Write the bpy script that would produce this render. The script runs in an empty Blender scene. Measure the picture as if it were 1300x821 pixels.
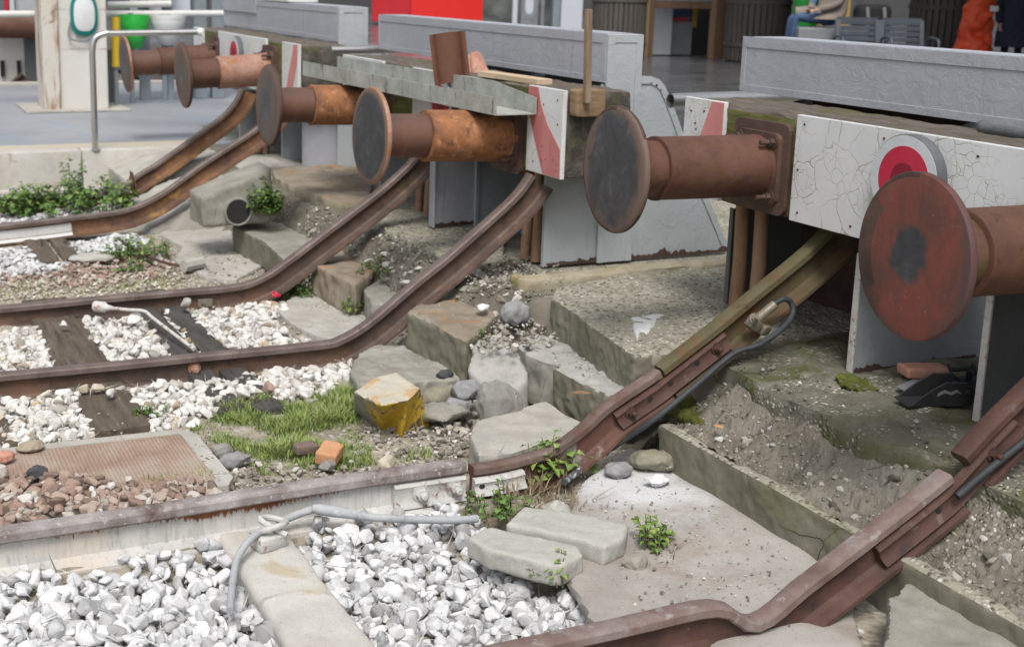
EXPO = 0.6
import bpy, bmesh, math, random
import numpy as np
from mathutils import Vector, Matrix
random.seed(7); rng = np.random.default_rng(11)
scene = bpy.context.scene
COL = scene.collection
# ---------------------------------------------------------------- camera
FPX, CX, CY, W, H = 1600.6, 520.0, 310.0, 1300.0, 821.0
PITCH, ROLL, YAW = 0.206061, 0.020604, 0.416499
hd = np.array([math.sin(YAW), math.cos(YAW), 0]); rt = np.array([math.cos(YAW), -math.sin(YAW), 0]); up = np.array([0, 0, 1.])
F_ = hd*math.cos(PITCH)-up*math.sin(PITCH); U0 = up*math.cos(PITCH)+hd*math.sin(PITCH)
R_ = rt*math.cos(ROLL)+U0*math.sin(ROLL); U_ = U0*math.cos(ROLL)-rt*math.sin(ROLL)
CAMP = np.array([0, 0, 2.0])
cam_d = bpy.data.cameras.new('camera'); cam = bpy.data.objects.new('camera', cam_d); COL.objects.link(cam)
cam.matrix_world = Matrix(((R_[0], U_[0], -F_[0], 0), (R_[1], U_[1], -F_[1], 0), (R_[2], U_[2], -F_[2], 2.0), (0, 0, 0, 1)))
cam_d.sensor_fit = 'HORIZONTAL'; cam_d.sensor_width = 36; cam_d.lens = FPX/W*36
cam_d.shift_x = (W/2-CX)/W; cam_d.shift_y = (CY-H/2)/W
cam_d.clip_start = .05; cam_d.clip_end = 1500
cam_d.dof.use_dof = True; cam_d.dof.focus_distance = 5.0; cam_d.dof.aperture_fstop = 3.4
scene.camera = cam
# survey helpers: where a sight line from the camera station meets a real plane
def ray(u, v): return F_+R_*(u-CX)/FPX-U_*(v-CY)/FPX
def PZ(u, v, z): r = ray(u, v); return Vector(CAMP+r*(z-2)/r[2])
def PX(u, v, x): r = ray(u, v); return Vector(CAMP+r*x/r[0])
def PY(u, v, y): r = ray(u, v); return Vector(CAMP+r*y/r[1])
def PD(u, v, d): return Vector(CAMP+ray(u, v)*d)
# ---------------------------------------------------------------- noise in numpy
_perm = rng.permutation(4096)
_val = rng.random(4096)*2-1
def vnoise(p):
    p = np.asarray(p, float); i = np.floor(p).astype(int); f = p-i; f = f*f*(3-2*f)
    def h(dx, dy, dz):
        a = _perm[(i[:, 0]+dx) & 4095]; a = _perm[(a+i[:, 1]+dy) & 4095]; a = _perm[(a+i[:, 2]+dz) & 4095]; return _val[a]
    x, y, z = f[:, 0], f[:, 1], f[:, 2]
    l = lambda a, b, t: a+(b-a)*t
    return l(l(l(h(0,0,0),h(1,0,0),x), l(h(0,1,0),h(1,1,0),x), y), l(l(h(0,0,1),h(1,0,1),x), l(h(0,1,1),h(1,1,1),x), y), z)
def fbm(p, oct=4, gain=.5):
    p = np.asarray(p, float); s = 0; a = 1; t = 0
    for k in range(oct):
        s = s+a*vnoise(p*(2.03**k)+17.3*k); t += a; a *= gain
    return s/t
# ---------------------------------------------------------------- objects
WL = {}
def link(name, me, m, parent=None, origin=None):
    """origin / mesh given in world coordinates; parts are re-based onto their parent"""
    o = bpy.data.objects.new(name, me); COL.objects.link(o)
    org = Vector(origin) if origin is not None else (WL[parent] if parent is not None else Vector((0, 0, 0)))
    if org.length > 0: me.transform(Matrix.Translation(-org))
    WL[o] = org.copy()
    if parent is not None: o.parent = parent; o.location = org-WL[parent]
    else: o.location = org
    for mm in (m if isinstance(m, (list, tuple)) else [m]): me.materials.append(mm)
    return o
def obj(name, bm, m, parent=None, origin=None, smooth=None):
    me = bpy.data.meshes.new(name)
    bmesh.ops.recalc_face_normals(bm, faces=bm.faces)
    bm.to_mesh(me); bm.free()
    if parent is None and origin is None and len(me.vertices):
        c = np.empty(len(me.vertices)*3); me.vertices.foreach_get('co', c); c = c.reshape(-1, 3)
        origin = Vector(((c[:, 0].min()+c[:, 0].max())/2, (c[:, 1].min()+c[:, 1].max())/2, c[:, 2].min()))
    o = link(name, me, m, parent, origin)
    if smooth is not None:
        me.polygons.foreach_set('use_smooth', [True]*len(me.polygons))
        if smooth < 180: me.set_sharp_from_angle(angle=math.radians(smooth))
    return o
def tag(o, label, cat, group=None, kind=None):
    o['label'] = label; o['category'] = cat
    if group: o['group'] = group
    if kind: o['kind'] = kind
    return o
def struct(o): o['kind'] = 'structure'; return o
def thing(name, label, cat, loc, group=None, rotz=0):
    o = bpy.data.objects.new(name, None); COL.objects.link(o); o.location = loc; o.rotation_euler = (0, 0, rotz)
    o.empty_display_size = .1; WL[o] = Vector(loc); return tag(o, label, cat, group)
# ---------------------------------------------------------------- shapes
def BM(): return bmesh.new()
def box(bm, x0, x1, y0, y1, z0, z1, bev=0, seg=2):
    b = bmesh.new() if bev else bm
    vs = [b.verts.new((x, y, z)) for x in (x0, x1) for y in (y0, y1) for z in (z0, z1)]
    for f in ((0,1,3,2), (4,6,7,5), (0,4,5,1), (2,3,7,6), (0,2,6,4), (1,5,7,3)): b.faces.new([vs[i] for i in f])
    if bev:
        bmesh.ops.recalc_face_normals(b, faces=b.faces)
        bmesh.ops.bevel(b, geom=b.edges[:], offset=bev, segments=seg, profile=.5, affect='EDGES')
        merge(bm, b)
    return bm
def merge(bm, b, M=None):
    me = bpy.data.meshes.new('tmp'); b.to_mesh(me); b.free()
    if M is not None: me.transform(M)
    bm.from_mesh(me); bpy.data.meshes.remove(me)
def obox(bm, c, size, M3=None, bev=0):
    b = bmesh.new(); sx, sy, sz = [s/2 for s in size]
    box(b, -sx, sx, -sy, sy, -sz, sz, bev)
    merge(bm, b, Matrix.Translation(c) @ (M3.to_4x4() if M3 is not None else Matrix.Identity(4)))
def rotm(rx=0, ry=0, rz=0):
    return (Matrix.Rotation(rz, 3, 'Z') @ Matrix.Rotation(ry, 3, 'Y') @ Matrix.Rotation(rx, 3, 'X'))
def prism(bm, pts, vec, bev=0):
    """polygon (list of 3D points) extruded by vec"""
    b = bmesh.new(); vec = Vector(vec)
    a = [b.verts.new(p) for p in pts]; c = [b.verts.new(Vector(p)+vec) for p in pts]
    n = len(pts); b.faces.new(a); b.faces.new(c[::-1])
    for i in range(n): b.faces.new([a[i], a[(i+1) % n], c[(i+1) % n], c[i]])
    bmesh.ops.recalc_face_normals(b, faces=b.faces)
    if bev: bmesh.ops.bevel(b, geom=b.edges[:], offset=bev, segments=2, profile=.5, affect='EDGES')
    merge(bm, b); return bm
def frame(t):
    t = Vector(t).normalized(); a = Vector((0, 0, 1)) if abs(t.z) < .9 else Vector((1, 0, 0))
    s = t.cross(a).normalized(); return t, s, s.cross(t).normalized()
def ring_sweep(bm, rings, close=True, caps=True):
    n = len(rings[0]); vs = [[bm.verts.new(p) for p in r] for r in rings]
    for a, b in zip(vs, vs[1:]):
        for i in range(n if close else n-1):
            bm.faces.new([a[i], a[(i+1) % n], b[(i+1) % n], b[i]])
    if caps: bm.faces.new(vs[0][::-1]); bm.faces.new(vs[-1])
def catmull(pts, k=6):
    pts = [Vector(p) for p in pts]; out = []
    P = [2*pts[0]-pts[1]]+pts+[2*pts[-1]-pts[-2]]
    for i in range(1, len(P)-2):
        for j in range(k):
            t = j/k; a, b, c, d = P[i-1], P[i], P[i+1], P[i+2]
            out.append(.5*((2*b)+(c-a)*t+(2*a-5*b+4*c-d)*t*t+(3*b-a-3*c+d)*t**3))
    out.append(pts[-1]); return out
def tube(bm, pts, r, seg=10, smooth=0, caps=True):
    if smooth: pts = catmull(pts, smooth)
    pts = [Vector(p) for p in pts]; rings = []
    t, s, u = frame(pts[1]-pts[0])
    for i, p in enumerate(pts):
        d = (pts[min(i+1, len(pts)-1)]-pts[max(i-1, 0)]).normalized()
        s = (s-d*s.dot(d)).normalized(); u = s.cross(d).normalized()
        rr = r[min(i, len(r)-1)] if isinstance(r, (list, tuple)) else r
        rings.append([p+(s*math.cos(2*math.pi*k/seg)+u*math.sin(2*math.pi*k/seg))*rr for k in range(seg)])
    ring_sweep(bm, rings, caps=caps)
def lathe(bm, c, axis, prof, seg=40, caps=True):
    """prof: (distance along axis, radius)"""
    t, s, u = frame(axis); c = Vector(c)
    rings = [[c+t*a+(s*math.cos(2*math.pi*k/seg)+u*math.sin(2*math.pi*k/seg))*max(r, 1e-4) for k in range(seg)] for a, r in prof]
    ring_sweep(bm, rings, caps=caps)
def bolt(bm, c, axis, r=.022, h=.025, wash=True):
    if wash: lathe(bm, c, axis, [(0, r*1.5), (.006, r*1.5)], 14)
    lathe(bm, c, axis, [(.004, r), (h, r)], 6)
    lathe(bm, c, axis, [(h-.001, r*.6), (h+.018, r*.6), (h+.022, r*.45)], 10)
def remesh(bm, vox, amps, smooth=True, seed=0, seed_off=None):
    """voxel remesh + multi-scale noise so that edges chip and faces undulate; amps: (amplitude, frequency)"""
    me = bpy.data.meshes.new('t'); bmesh.ops.recalc_face_normals(bm, faces=bm.faces); bm.to_mesh(me); bm.free()
    o = bpy.data.objects.new('t', me); COL.objects.link(o)
    md = o.modifiers.new('r', 'REMESH'); md.mode = 'VOXEL'; md.voxel_size = vox; md.adaptivity = 0
    bpy.context.view_layer.update()
    ev = o.evaluated_get(bpy.context.evaluated_depsgraph_get()); m2 = bpy.data.meshes.new_from_object(ev)
    bpy.data.objects.remove(o); bpy.data.meshes.remove(me)
    n = len(m2.vertices); co = np.empty(n*3); m2.vertices.foreach_get('co', co); co = co.reshape(-1, 3)
    no = np.empty(n*3); m2.vertices.foreach_get('normal', no); no = no.reshape(-1, 3)
    for a, fr in amps:
        oc = int(max(1, min(5, math.floor(math.log2(max(1.01, .33/(vox*fr))))+1))); d = fbm(co*fr+seed*7.7, oc, .55)
        co = co+no*(d*a)[:, None]
    m2.vertices.foreach_set('co', co.ravel()); m2.update()
    b = bmesh.new(); b.from_mesh(m2); bpy.data.meshes.remove(m2); return b
def slab_bm(pts, thick, vox=.018, amps=((.012, 5), (.006, 22)), seed=0):
    b = BM(); prism(b, pts, (0, 0, -thick)); return remesh(b, vox, amps, seed=seed)
def raw_mesh(name, verts, faces, m, smooth=False, attr=None):
    me = bpy.data.meshes.new(name)
    me.from_pydata([tuple(v) for v in verts] if not isinstance(verts, np.ndarray) else verts.tolist(), [], faces if isinstance(faces, list) else faces.tolist())
    if attr is not None:
        a = me.attributes.new('tint', 'FLOAT', 'POINT'); a.data.foreach_set('value', np.asarray(attr, dtype=np.float32))
    if smooth: me.polygons.foreach_set('use_smooth', [True]*len(me.polygons))
    return me
def inpoly(poly, x, y):
    c = False; n = len(poly); j = n-1
    for i in range(n):
        xi, yi = poly[i][0], poly[i][1]; xj, yj = poly[j][0], poly[j][1]
        if (yi > y) != (yj > y) and x < (xj-xi)*(y-yi)/(yj-yi)+xi: c = not c
        j = i
    return c
# ---------------------------------------------------------------- materials
class NT:
    def __init__(s, name):
        s.m = bpy.data.materials.new(name); s.m.use_nodes = True; s.t = s.m.node_tree
        s.b = s.t.nodes['Principled BSDF']; s.n = s.t.nodes
        s.tc = s.n.new('ShaderNodeTexCoord'); s.vec = s.tc.outputs['Object']
    def l(s, a, b): s.t.links.new(a, b)
    def mapped(s, sc, vec=None, loc=(0, 0, 0)):
        m = s.n.new('ShaderNodeMapping'); m.inputs['Scale'].default_value = sc; m.inputs['Location'].default_value = loc
        s.l(vec or s.vec, m.inputs['Vector']); return m.outputs[0]
    def noise(s, scale, detail=6, rough=.6, dist=0, vec=None):
        n = s.n.new('ShaderNodeTexNoise'); n.inputs['Scale'].default_value = scale; n.inputs['Detail'].default_value = detail
        n.inputs['Roughness'].default_value = rough; n.inputs['Distortion'].default_value = dist
        s.l(vec or s.vec, n.inputs['Vector']); return n.outputs['Fac']
    def vor(s, scale, feat='F1', vec=None, out='Distance', rnd=1):
        n = s.n.new('ShaderNodeTexVoronoi'); n.feature = feat; n.inputs['Scale'].default_value = scale; n.inputs['Randomness'].default_value = rnd
        s.l(vec or s.vec, n.inputs['Vector']); return n.outputs[out]
    def ramp(s, fac, stops):
        r = s.n.new('ShaderNodeValToRGB'); e = r.color_ramp.elements
        while len(e) < len(stops): e.new(.5)
        for q, (p, c) in zip(e, stops): q.position = p; q.color = (*c, 1)
        s.l(fac, r.inputs[0]); return r.outputs[0]
    def rng(s, fac, lo, hi, a=0, b=1):
        r = s.n.new('ShaderNodeMapRange'); r.inputs[1].default_value = lo; r.inputs[2].default_value = hi; r.inputs[3].default_value = a; r.inputs[4].default_value = b
        s.l(fac, r.inputs[0]); return r.outputs[0]
    def math(s, op, a, b=None):
        r = s.n.new('ShaderNodeMath'); r.operation = op
        for i, q in enumerate((a, b)):
            if q is None: continue
            if isinstance(q, (int, float)): r.inputs[i].default_value = q
            else: s.l(q, r.inputs[i])
        return r.outputs[0]
    def mix(s, fac, a, b, mode='MIX'):
        r = s.n.new('ShaderNodeMix'); r.data_type = 'RGBA'; r.blend_type = mode
        for sock, q in ((r.inputs['Factor'], fac), (r.inputs['A'], a), (r.inputs['B'], b)):
            pass
        ins = [r.inputs[0], r.inputs[6], r.inputs[7]]
        for sock, q in zip(ins, (fac, a, b)):
            if isinstance(q, (int, float)): sock.default_value = q
            elif isinstance(q, tuple): sock.default_value = (*q, 1)
            else: s.l(q, sock)
        return r.outputs[2]
    def bump(s, hgt, strength, dist=.01, prev=None):
        b = s.n.new('ShaderNodeBump'); b.inputs['Strength'].default_value = strength; b.inputs['Distance'].default_value = dist
        s.l(hgt, b.inputs['Height'])
        if prev: s.l(prev, b.inputs['Normal'])
        return b.outputs[0]
    def attr(s, name):
        a = s.n.new('ShaderNodeAttribute'); a.attribute_name = name; return a.outputs['Fac']
    def done(s, col, rough, bumpo=None, metal=0, spec=.5):
        if isinstance(col, tuple): s.b.inputs['Base Color'].default_value = (*col, 1)
        else: s.l(col, s.b.inputs['Base Color'])
        if isinstance(rough, (int, float)): s.b.inputs['Roughness'].default_value = rough
        else: s.l(rough, s.b.inputs['Roughness'])
        s.b.inputs['Metallic'].default_value = metal; s.b.inputs['Specular IOR Level'].default_value = spec
        if bumpo: s.l(bumpo, s.b.inputs['Normal'])
        return s.m
_mc = {}
ADJ = {'rusty rail steel': (.82, .25), 'worn rail head': (.9, .3), 'running rail head in mauve rust': (.92, .3), 'dusty rail head': (.95, .45), 'red brown rail steel': (.5, .26), 'algae green rail steel': (.62, .0), 'algae stained rail web': (.85, 0), 'grey brown rail head': (.72, .15),
       'brown rust': (.5, -.08), 'rust with green algae': (.5, -.05), 'flaking orange rust': (.95, .0), 'peeling pink orange rust': (.8, .1), 'banded rusty plunger': (.7, .0), 'rusty mounting plate': (.66, .05), 'dark rust': (.8, .1), 'rusted prop in orange brown': (.85, .1)}
def adj(name, c):
    if name not in ADJ: return c
    m, d = ADJ[name]; l = .3*c[0]+.55*c[1]+.15*c[2]; return tuple(m*(x+(l-x)*d) for x in c)
def mk(name, cols, scale=6, layers=(), rough=(.65, .95), bump=.25, bscale=60, dist=.008, metal=0, spec=.4, stretch=None, bdet=6):
    """layers: (colour, noise scale, lo, hi[, stretch])"""
    if name in _mc: return _mc[name]
    cols = [adj(name, c) for c in cols]; layers = [(adj(name, L[0]), *L[1:]) for L in layers]
    t = NT(name); v = t.mapped(stretch) if stretch else t.vec
    n = len(cols)
    col = t.ramp(t.noise(scale, 9, .65, .2, v), [(.32+.36*i/max(n-1, 1), c) for i, c in enumerate(cols)])
    for k, L in enumerate(layers):
        c, sc, lo, hi = L[:4]; st = L[4] if len(L) > 4 else (1, 1, 1)
        f = t.rng(t.noise(sc, 8, .65, .3, t.mapped(st, None, (3.1*k+1.7, 5.3*k, 2.9*k))), lo, hi)
        col = t.mix(f, col, c)
    fine = t.noise(bscale, bdet, .7, 0, v)
    col = t.mix(t.rng(fine, .3, .7, .0, .35), col, t.mix(1.0, col, (.55, .55, .55), 'MULTIPLY'))
    ro = t.rng(t.noise(scale*2.3, 5, .6), .3, .7, rough[0], rough[1])
    b1 = t.bump(t.noise(scale*2, 5, .6, 0, v), bump*.6, dist*2.5)
    b = t.bump(fine, bump, dist, b1)
    _mc[name] = t.done(col, ro, b, metal, spec); return _mc[name]
def concrete(name, cols, moss=None, agg=0, stain=None, white=None, agscale=55, bump=.3, crack=True):
    t = NT(name)
    col = t.ramp(t.noise(3.2, 10, .68, .4), [(.3+.4*i/(len(cols)-1), c) for i, c in enumerate(cols)])
    col = t.mix(t.rng(t.noise(130, 4, .7), .35, .75, 0, .4), col, t.mix(1., col, (.5, .48, .45), 'MULTIPLY'))
    # hairline pits
    col = t.mix(t.rng(t.noise(34, 5, .75), .62, .72, 0, .5), col, (.07, .065, .055))
    bh = t.noise(24, 8, .7)
    nb = t.bump(bh, bump, .008)
    if crack: crk = t.math('MULTIPLY', t.rng(t.vor(2.3, 'DISTANCE_TO_EDGE', None), .006, .001), t.rng(t.noise(1.9, 5), .5, .58))
    if crack: col = t.mix(crk, col, (.05, .045, .035))
    if agg:
        d = t.vor(agscale, 'F1'); cc = t.vor(agscale, 'F1', out='Color')
        sep = t.n.new('ShaderNodeSeparateColor'); t.l(cc, sep.inputs[0])
        ac = t.ramp(sep.outputs[0], [(0, (.10, .09, .07)), (.35, (.22, .2, .16)), (.7, (.36, .34, .28)), (.95, (.55, .53, .47))])
        m = t.math('MULTIPLY', t.rng(d, .52, .3), t.rng(t.noise(3.5, 6, .6), .62-agg*.4, .72-agg*.4))
        col = t.mix(m, col, ac); nb = t.bump(t.math('MULTIPLY', t.rng(d, .6, .2), m), .7, .01, nb)
    if stain:
        for c, sc, lo, hi in stain: col = t.mix(t.rng(t.noise(sc, 8, .65, .6), lo, hi), col, c)
    if moss:
        mc, lo, hi = moss
        mcol = t.ramp(t.noise(40, 4, .7), [(.3, tuple(x*.6 for x in mc)), (.7, tuple(x*1.35 for x in mc))])
        col = t.mix(t.rng(t.noise(2.6, 9, .7, .5), lo, hi, 0, .85), col, mcol)
    if white:
        wc, lo, hi = white[:3]
        col = t.mix(t.rng(t.noise(white[3] if len(white) > 3 else 4.1, 9, .62, .3, t.mapped((1, 1, 1), None, (4, 2, 7))), lo, hi), col, wc)
    return t.done(col, .97, t.bump(t.noise(190, 3, .7), .3, .003, nb), 0, .12)

M = {}
# steel
RU = (.085, .042, .03); RU2 = (.17, .078, .048); RU3 = (.27, .13, .075); ORG = (.42, .17, .06)
M['rail'] = mk('rusty rail steel', [(.07, .045, .035), (.12, .07, .05), (.17, .1, .073)], 5, [((.25, .115, .05), 4.5, .52, .68, (.6, 1, 1)), ((.07, .045, .037), 6, .54, .68), ((.3, .26, .22), 24, .64, .74), ((.15, .13, .07), 3, .64, .76)], (.5, .8), .25, 90, .004)
M['railhead'] = mk('worn rail head', [(.15, .1, .085), (.215, .155, .135), (.3, .235, .215)], 6, [((.13, .075, .055), 10, .55, .7), ((.45, .42, .42), 26, .64, .76)], (.38, .62), .2, 120, .003, .15)
M['railhead_worn'] = mk('running rail head in mauve rust', [(.13, .085, .07), (.185, .125, .105), (.25, .18, .16)], 6, [((.1, .055, .04), 10, .58, .7)], (.38, .6), .2, 120, .003, .15)
M['raillime'] = mk('lime splashed rail web', [(.36, .35, .32), (.46, .45, .42), (.56, .55, .53)], 4, [((.24, .21, .185), 70, .52, .72, (1, 1, .05)), ((.3, .13, .06), 2.6, .64, .72, (.5, 1, 1.7)), ((.62, .61, .59), 34, .55, .7, (1, 1, .14)), ((.14, .08, .06), 60, .64, .72)], (.8, .95), .3, 80, .004)
M['railheadlime'] = mk('dusty rail head', [(.22, .155, .14), (.33, .27, .255), (.45, .41, .4)], 7, [((.15, .07, .045), 3.2, .52, .64), ((.6, .58, .57), 44, .58, .7)], (.55, .8), .25, 110, .003)
M['railmossweb'] = mk('algae stained rail web', [(.06, .045, .026), (.1, .072, .038), (.13, .1, .05)], 5, [((.14, .065, .03), 5, .52, .68), ((.12, .11, .045), 6, .56, .7)], (.6, .9), .3, 90, .004)
M['railgreen'] = mk('algae green rail steel', [(.12, .105, .05), (.17, .15, .075), (.21, .175, .1)], 5, [((.2, .1, .045), 5, .52, .68), ((.09, .055, .035), 8, .6, .7)], (.65, .9), .3, 90, .004)
M['railred'] = mk('red brown rail steel', [(.12, .05, .035), (.19, .075, .05), (.26, .115, .08)], 5, [((.34, .27, .23), 9, .6, .72), ((.08, .045, .035), 8, .58, .7), ((.55, .5, .46), 48, .68, .74)], (.6, .85), .3, 90, .004)
M['railtopgrey'] = mk('grey brown rail head', [(.19, .115, .095), (.28, .19, .165), (.37, .3, .28)], 6, [((.5, .47, .45), 14, .58, .7), ((.17, .08, .055), 6, .6, .7)], (.5, .8), .2, 90, .004)
M['railtopbrown'] = mk('brown bent rail head', [(.1, .07, .058), (.15, .105, .088), (.21, .155, .135)], 6, [((.38, .35, .33), 18, .64, .74), ((.12, .06, .042), 5, .54, .66)], (.5, .8), .2, 90, .004)
def limeweb(name, lo=.12):
    t = NT(name); s = t.n.new('ShaderNodeSeparateXYZ'); t.l(t.vec, s.inputs[0])
    col = t.ramp(t.noise(5, 9, .68), [(.3, (.36, .355, .335)), (.5, (.5, .495, .475)), (.7, (.6, .6, .59))])
    col = t.mix(t.rng(t.noise(55, 8, .7, .2, t.mapped((1, 1, .1))), .5, .66, 0, .6), col, (.27, .26, .25))
    col = t.mix(t.rng(t.noise(2.5, 7, .6), .52, .66, 0, .5), col, (.5, .42, .33))
    zn = t.math('ADD', s.outputs[2], t.math('ADD', t.rng(t.noise(1.3, 5, .6, 0, t.mapped((1, 0, 0))), .3, .7, -.06, .03), t.rng(t.noise(70, 6, .7, .2, t.mapped((1, 1, .22))), .25, .75, -.028, .028)))
    rust = t.ramp(t.noise(11, 7, .7), [(.35, (.12, .055, .035)), (.55, (.24, .1, .045)), (.7, (.34, .16, .07))])
    col = t.mix(t.rng(zn, lo, lo+.012), col, rust)
    col = t.mix(t.rng(t.noise(75, 6, .75), .63, .68, 0, .8), col, (.15, .1, .08))
    return t.done(col, .93, t.bump(t.noise(60, 7, .7), .3, .004), 0, .15)
M['raillime'] = limeweb('lime splashed rail web')
M['limeplate'] = mk('lime crusted fishplate', [(.36, .35, .33), (.5, .49, .47), (.58, .575, .56)], 6, [((.22, .1, .06), 22, .58, .66), ((.2, .13, .1), 9, .6, .7), ((.62, .62, .61), 40, .58, .7)], (.8, .95), .4, 60, .005)
M['railredlime'] = mk('red brown rail with lime splash', [(.075, .04, .03), (.115, .055, .04), (.16, .08, .058)], 5, [((.36, .345, .32), 5, .58, .66, (1, 1, .5)), ((.06, .035, .027), 8, .58, .7)], (.6, .85), .3, 90, .004)
M['whiteweb'] = mk('white painted rail web', [(.56, .56, .55), (.66, .66, .66)], 6, [((.4, .33, .27), 12, .6, .72), ((.25, .14, .09), 20, .68, .74)], (.7, .9), .2)
M['rust_dark'] = mk('dark rust', [(.055, .032, .026), (.1, .055, .042), (.15, .08, .058)], 6, [((.22, .1, .055), 11, .6, .72)], (.6, .9), .3, 80)
M['rust_brown'] = mk('brown rust', [(.15, .072, .05), (.22, .105, .072), (.285, .145, .102)], 3.5, [((.27, .125, .08), 7, .55, .7), ((.2, .13, .05), 4, .6, .75), ((.11, .05, .036), 14, .6, .72), ((.36, .2, .15), 22, .66, .76), ((.07, .04, .03), 4, .56, .72, (.5, 1, 1)), ((.6, .57, .53), 26, .73, .75)], (.5, .8), .25, 110, .004)
M['rust_moss'] = mk('rust with green algae', [(.13, .065, .045), (.2, .1, .07), (.24, .13, .09)], 4, [((.15, .135, .035), 3.3, .48, .66), ((.09, .05, .035), 12, .55, .7)], (.6, .85), .25, 100, .004)
M['rust_orange'] = mk('flaking orange rust', [(.11, .055, .04), (.32, .135, .055), (.46, .21, .095)], 3.2, [((.52, .25, .14), 18, .55, .66), ((.11, .055, .04), 5, .54, .64), ((.62, .36, .26), 36, .64, .74), ((.08, .05, .04), 13, .64, .72)], (.5, .85), .5, 46, .006)
M['railorange'] = mk('orange flaked rail web', [(.085, .048, .034), (.17, .085, .046), (.27, .14, .07)], 3.5, [((.33, .19, .06), 5, .56, .68), ((.075, .045, .034), 6, .52, .66), ((.38, .2, .1), 18, .62, .72)], (.6, .88), .4, 60, .005)
M['rust_pink'] = mk('peeling pink orange rust', [(.34, .17, .11), (.47, .26, .19), (.58, .33, .25)], 5, [((.44, .17, .05), 15, .5, .64), ((.2, .09, .055), 20, .64, .72)], (.6, .9), .6, 40, .006)
M['plunger'] = mk('banded rusty plunger', [(.115, .075, .066), (.19, .1, .074), (.25, .12, .075)], 2.2, [((.33, .14, .07), 3, .58, .66, (4, .4, .4)), ((.3, .27, .27), 30, .68, .76)], (.42, .7), .15, 90, .003)
M['rust_plate'] = mk('rusty mounting plate', [(.085, .05, .042), (.15, .085, .068), (.2, .115, .09)], 5, [((.17, .15, .06), 3.5, .55, .7), ((.24, .12, .07), 9, .6, .7)], (.55, .85), .25, 90, .004)
M['prop'] = mk('rusted prop in orange brown', [(.28, .15, .08), (.4, .23, .13), (.47, .3, .19)], 4, [((.15, .085, .05), 9, .58, .7), ((.7, .62, .55), 5, .7, .78)], (.7, .95), .3, 60, .005, stretch=(3, 3, .6))
M['bolt'] = M['rust_dark']
# paint
def greypaint(name, a, b, worn=.62):
    t = NT(name)
    col = t.mix(t.rng(t.noise(2.2, 7, .6), .3, .7), a, b)
    col = t.mix(t.rng(t.noise(6, 8, .7, .6, t.mapped((1, 1, .35))), .55, .78, 0, .45), col, tuple(x*.72 for x in a))
    col = t.mix(t.rng(t.noise(5, 8, .7, .2, t.mapped((3, 3, .22), None, (1, 6, 2))), .58, .74, 0, .5), col, (.2, .185, .165))
    col = t.mix(t.rng(t.noise(52, 6, .75), .63, .68, 0, .75), col, (.13, .11, .1))
    col = t.mix(t.rng(t.noise(9, 9, .75, .8), worn+.1, worn+.14, 0, .8), col, (.2, .1, .06))
    n1 = t.noise(14, 9, .72, 1.2); n2 = t.noise(90, 4, .6)
    return t.done(col, t.rng(n2, .3, .7, .5, .72), t.bump(n2, .15, .003, t.bump(n1, .8, .009)), 0, .4)
M['grey'] = greypaint('blue grey gloss paint', (.33, .345, .385), (.39, .405, .445))
M['grey2'] = greypaint('pale green grey paint', (.36, .39, .41), (.42, .45, .47))
M['grey3'] = greypaint('dirty grey paint with shade', (.27, .29, .315), (.345, .365, .39), .56)  # inner side plates: shade under the beams put into a darker grey
M['dkgrey'] = greypaint('dark grey paint', (.105, .11, .115), (.15, .155, .16), .58)  # carries the shade of plates under the nearest beam; plain dark grey elsewhere
M['white_edge'] = mk('chipped white edge paint', [(.5, .48, .46), (.64, .62, .6)], 14, [((.3, .14, .08), 20, .56, .64)], (.6, .8), .2)
def crackpaint(name, base, crack=(.34, .33, .2), sc=7.5):
    t = NT(name)
    wv = t.n.new('ShaderNodeTexNoise'); wv.inputs['Scale'].default_value = 5; wv.inputs['Detail'].default_value = 4; t.l(t.vec, wv.inputs['Vector'])
    mx = t.n.new('ShaderNodeMix'); mx.data_type = 'VECTOR'; mx.inputs[0].default_value = .12
    t.l(t.vec, mx.inputs[4]); t.l(wv.outputs['Color'], mx.inputs[5]); v = mx.outputs[1]
    d1 = t.vor(sc, 'DISTANCE_TO_EDGE', v); d2 = t.vor(sc*2.7, 'DISTANCE_TO_EDGE', v)
    c1 = t.math('MULTIPLY', t.rng(d1, .024, .003, 0, .8), t.rng(t.noise(3.1, 4), .42, .54))
    c2 = t.math('MULTIPLY', t.rng(d2, .03, .004, 0, .7), t.rng(t.noise(2.3, 4, .5, 0, t.mapped((1, 1, 1), None, (9, 1, 4))), .48, .58))
    cr = t.math('MAXIMUM', c1, c2)
    col = t.mix(t.rng(t.noise(3, 7), .35, .7), base, tuple(x*.88 for x in base))
    col = t.mix(t.rng(t.noise(11, 6, .7, .5, t.mapped((1, 1, .3))), .55, .75, 0, .5), col, (.6, .58, .48))
    col = t.mix(t.rng(t.noise(5, 9, .75, .4, t.mapped((1, 1.6, .55))), .63, .72, 0, .85), col, (.4, .22, .1))
    col = t.mix(t.rng(t.noise(30, 6, .75), .64, .7, 0, .8), col, (.3, .27, .2))
    col = t.mix(cr, col, crack)
    return t.done(col, .55, t.bump(t.noise(60, 5), .1, .003, t.bump(t.math('SUBTRACT', 1.0, cr), .5, .004)), 0, .4)
M['white'] = crackpaint('cracked white paint', (.64, .655, .665))
M['redpaint'] = mk('faded red paint', [(.42, .12, .13), (.5, .17, .17), (.55, .24, .23)], 5, [((.62, .5, .48), 24, .64, .72), ((.3, .08, .08), 9, .6, .72)], (.6, .8), .2, 70, .003, stretch=(1, 1, .4))
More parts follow.
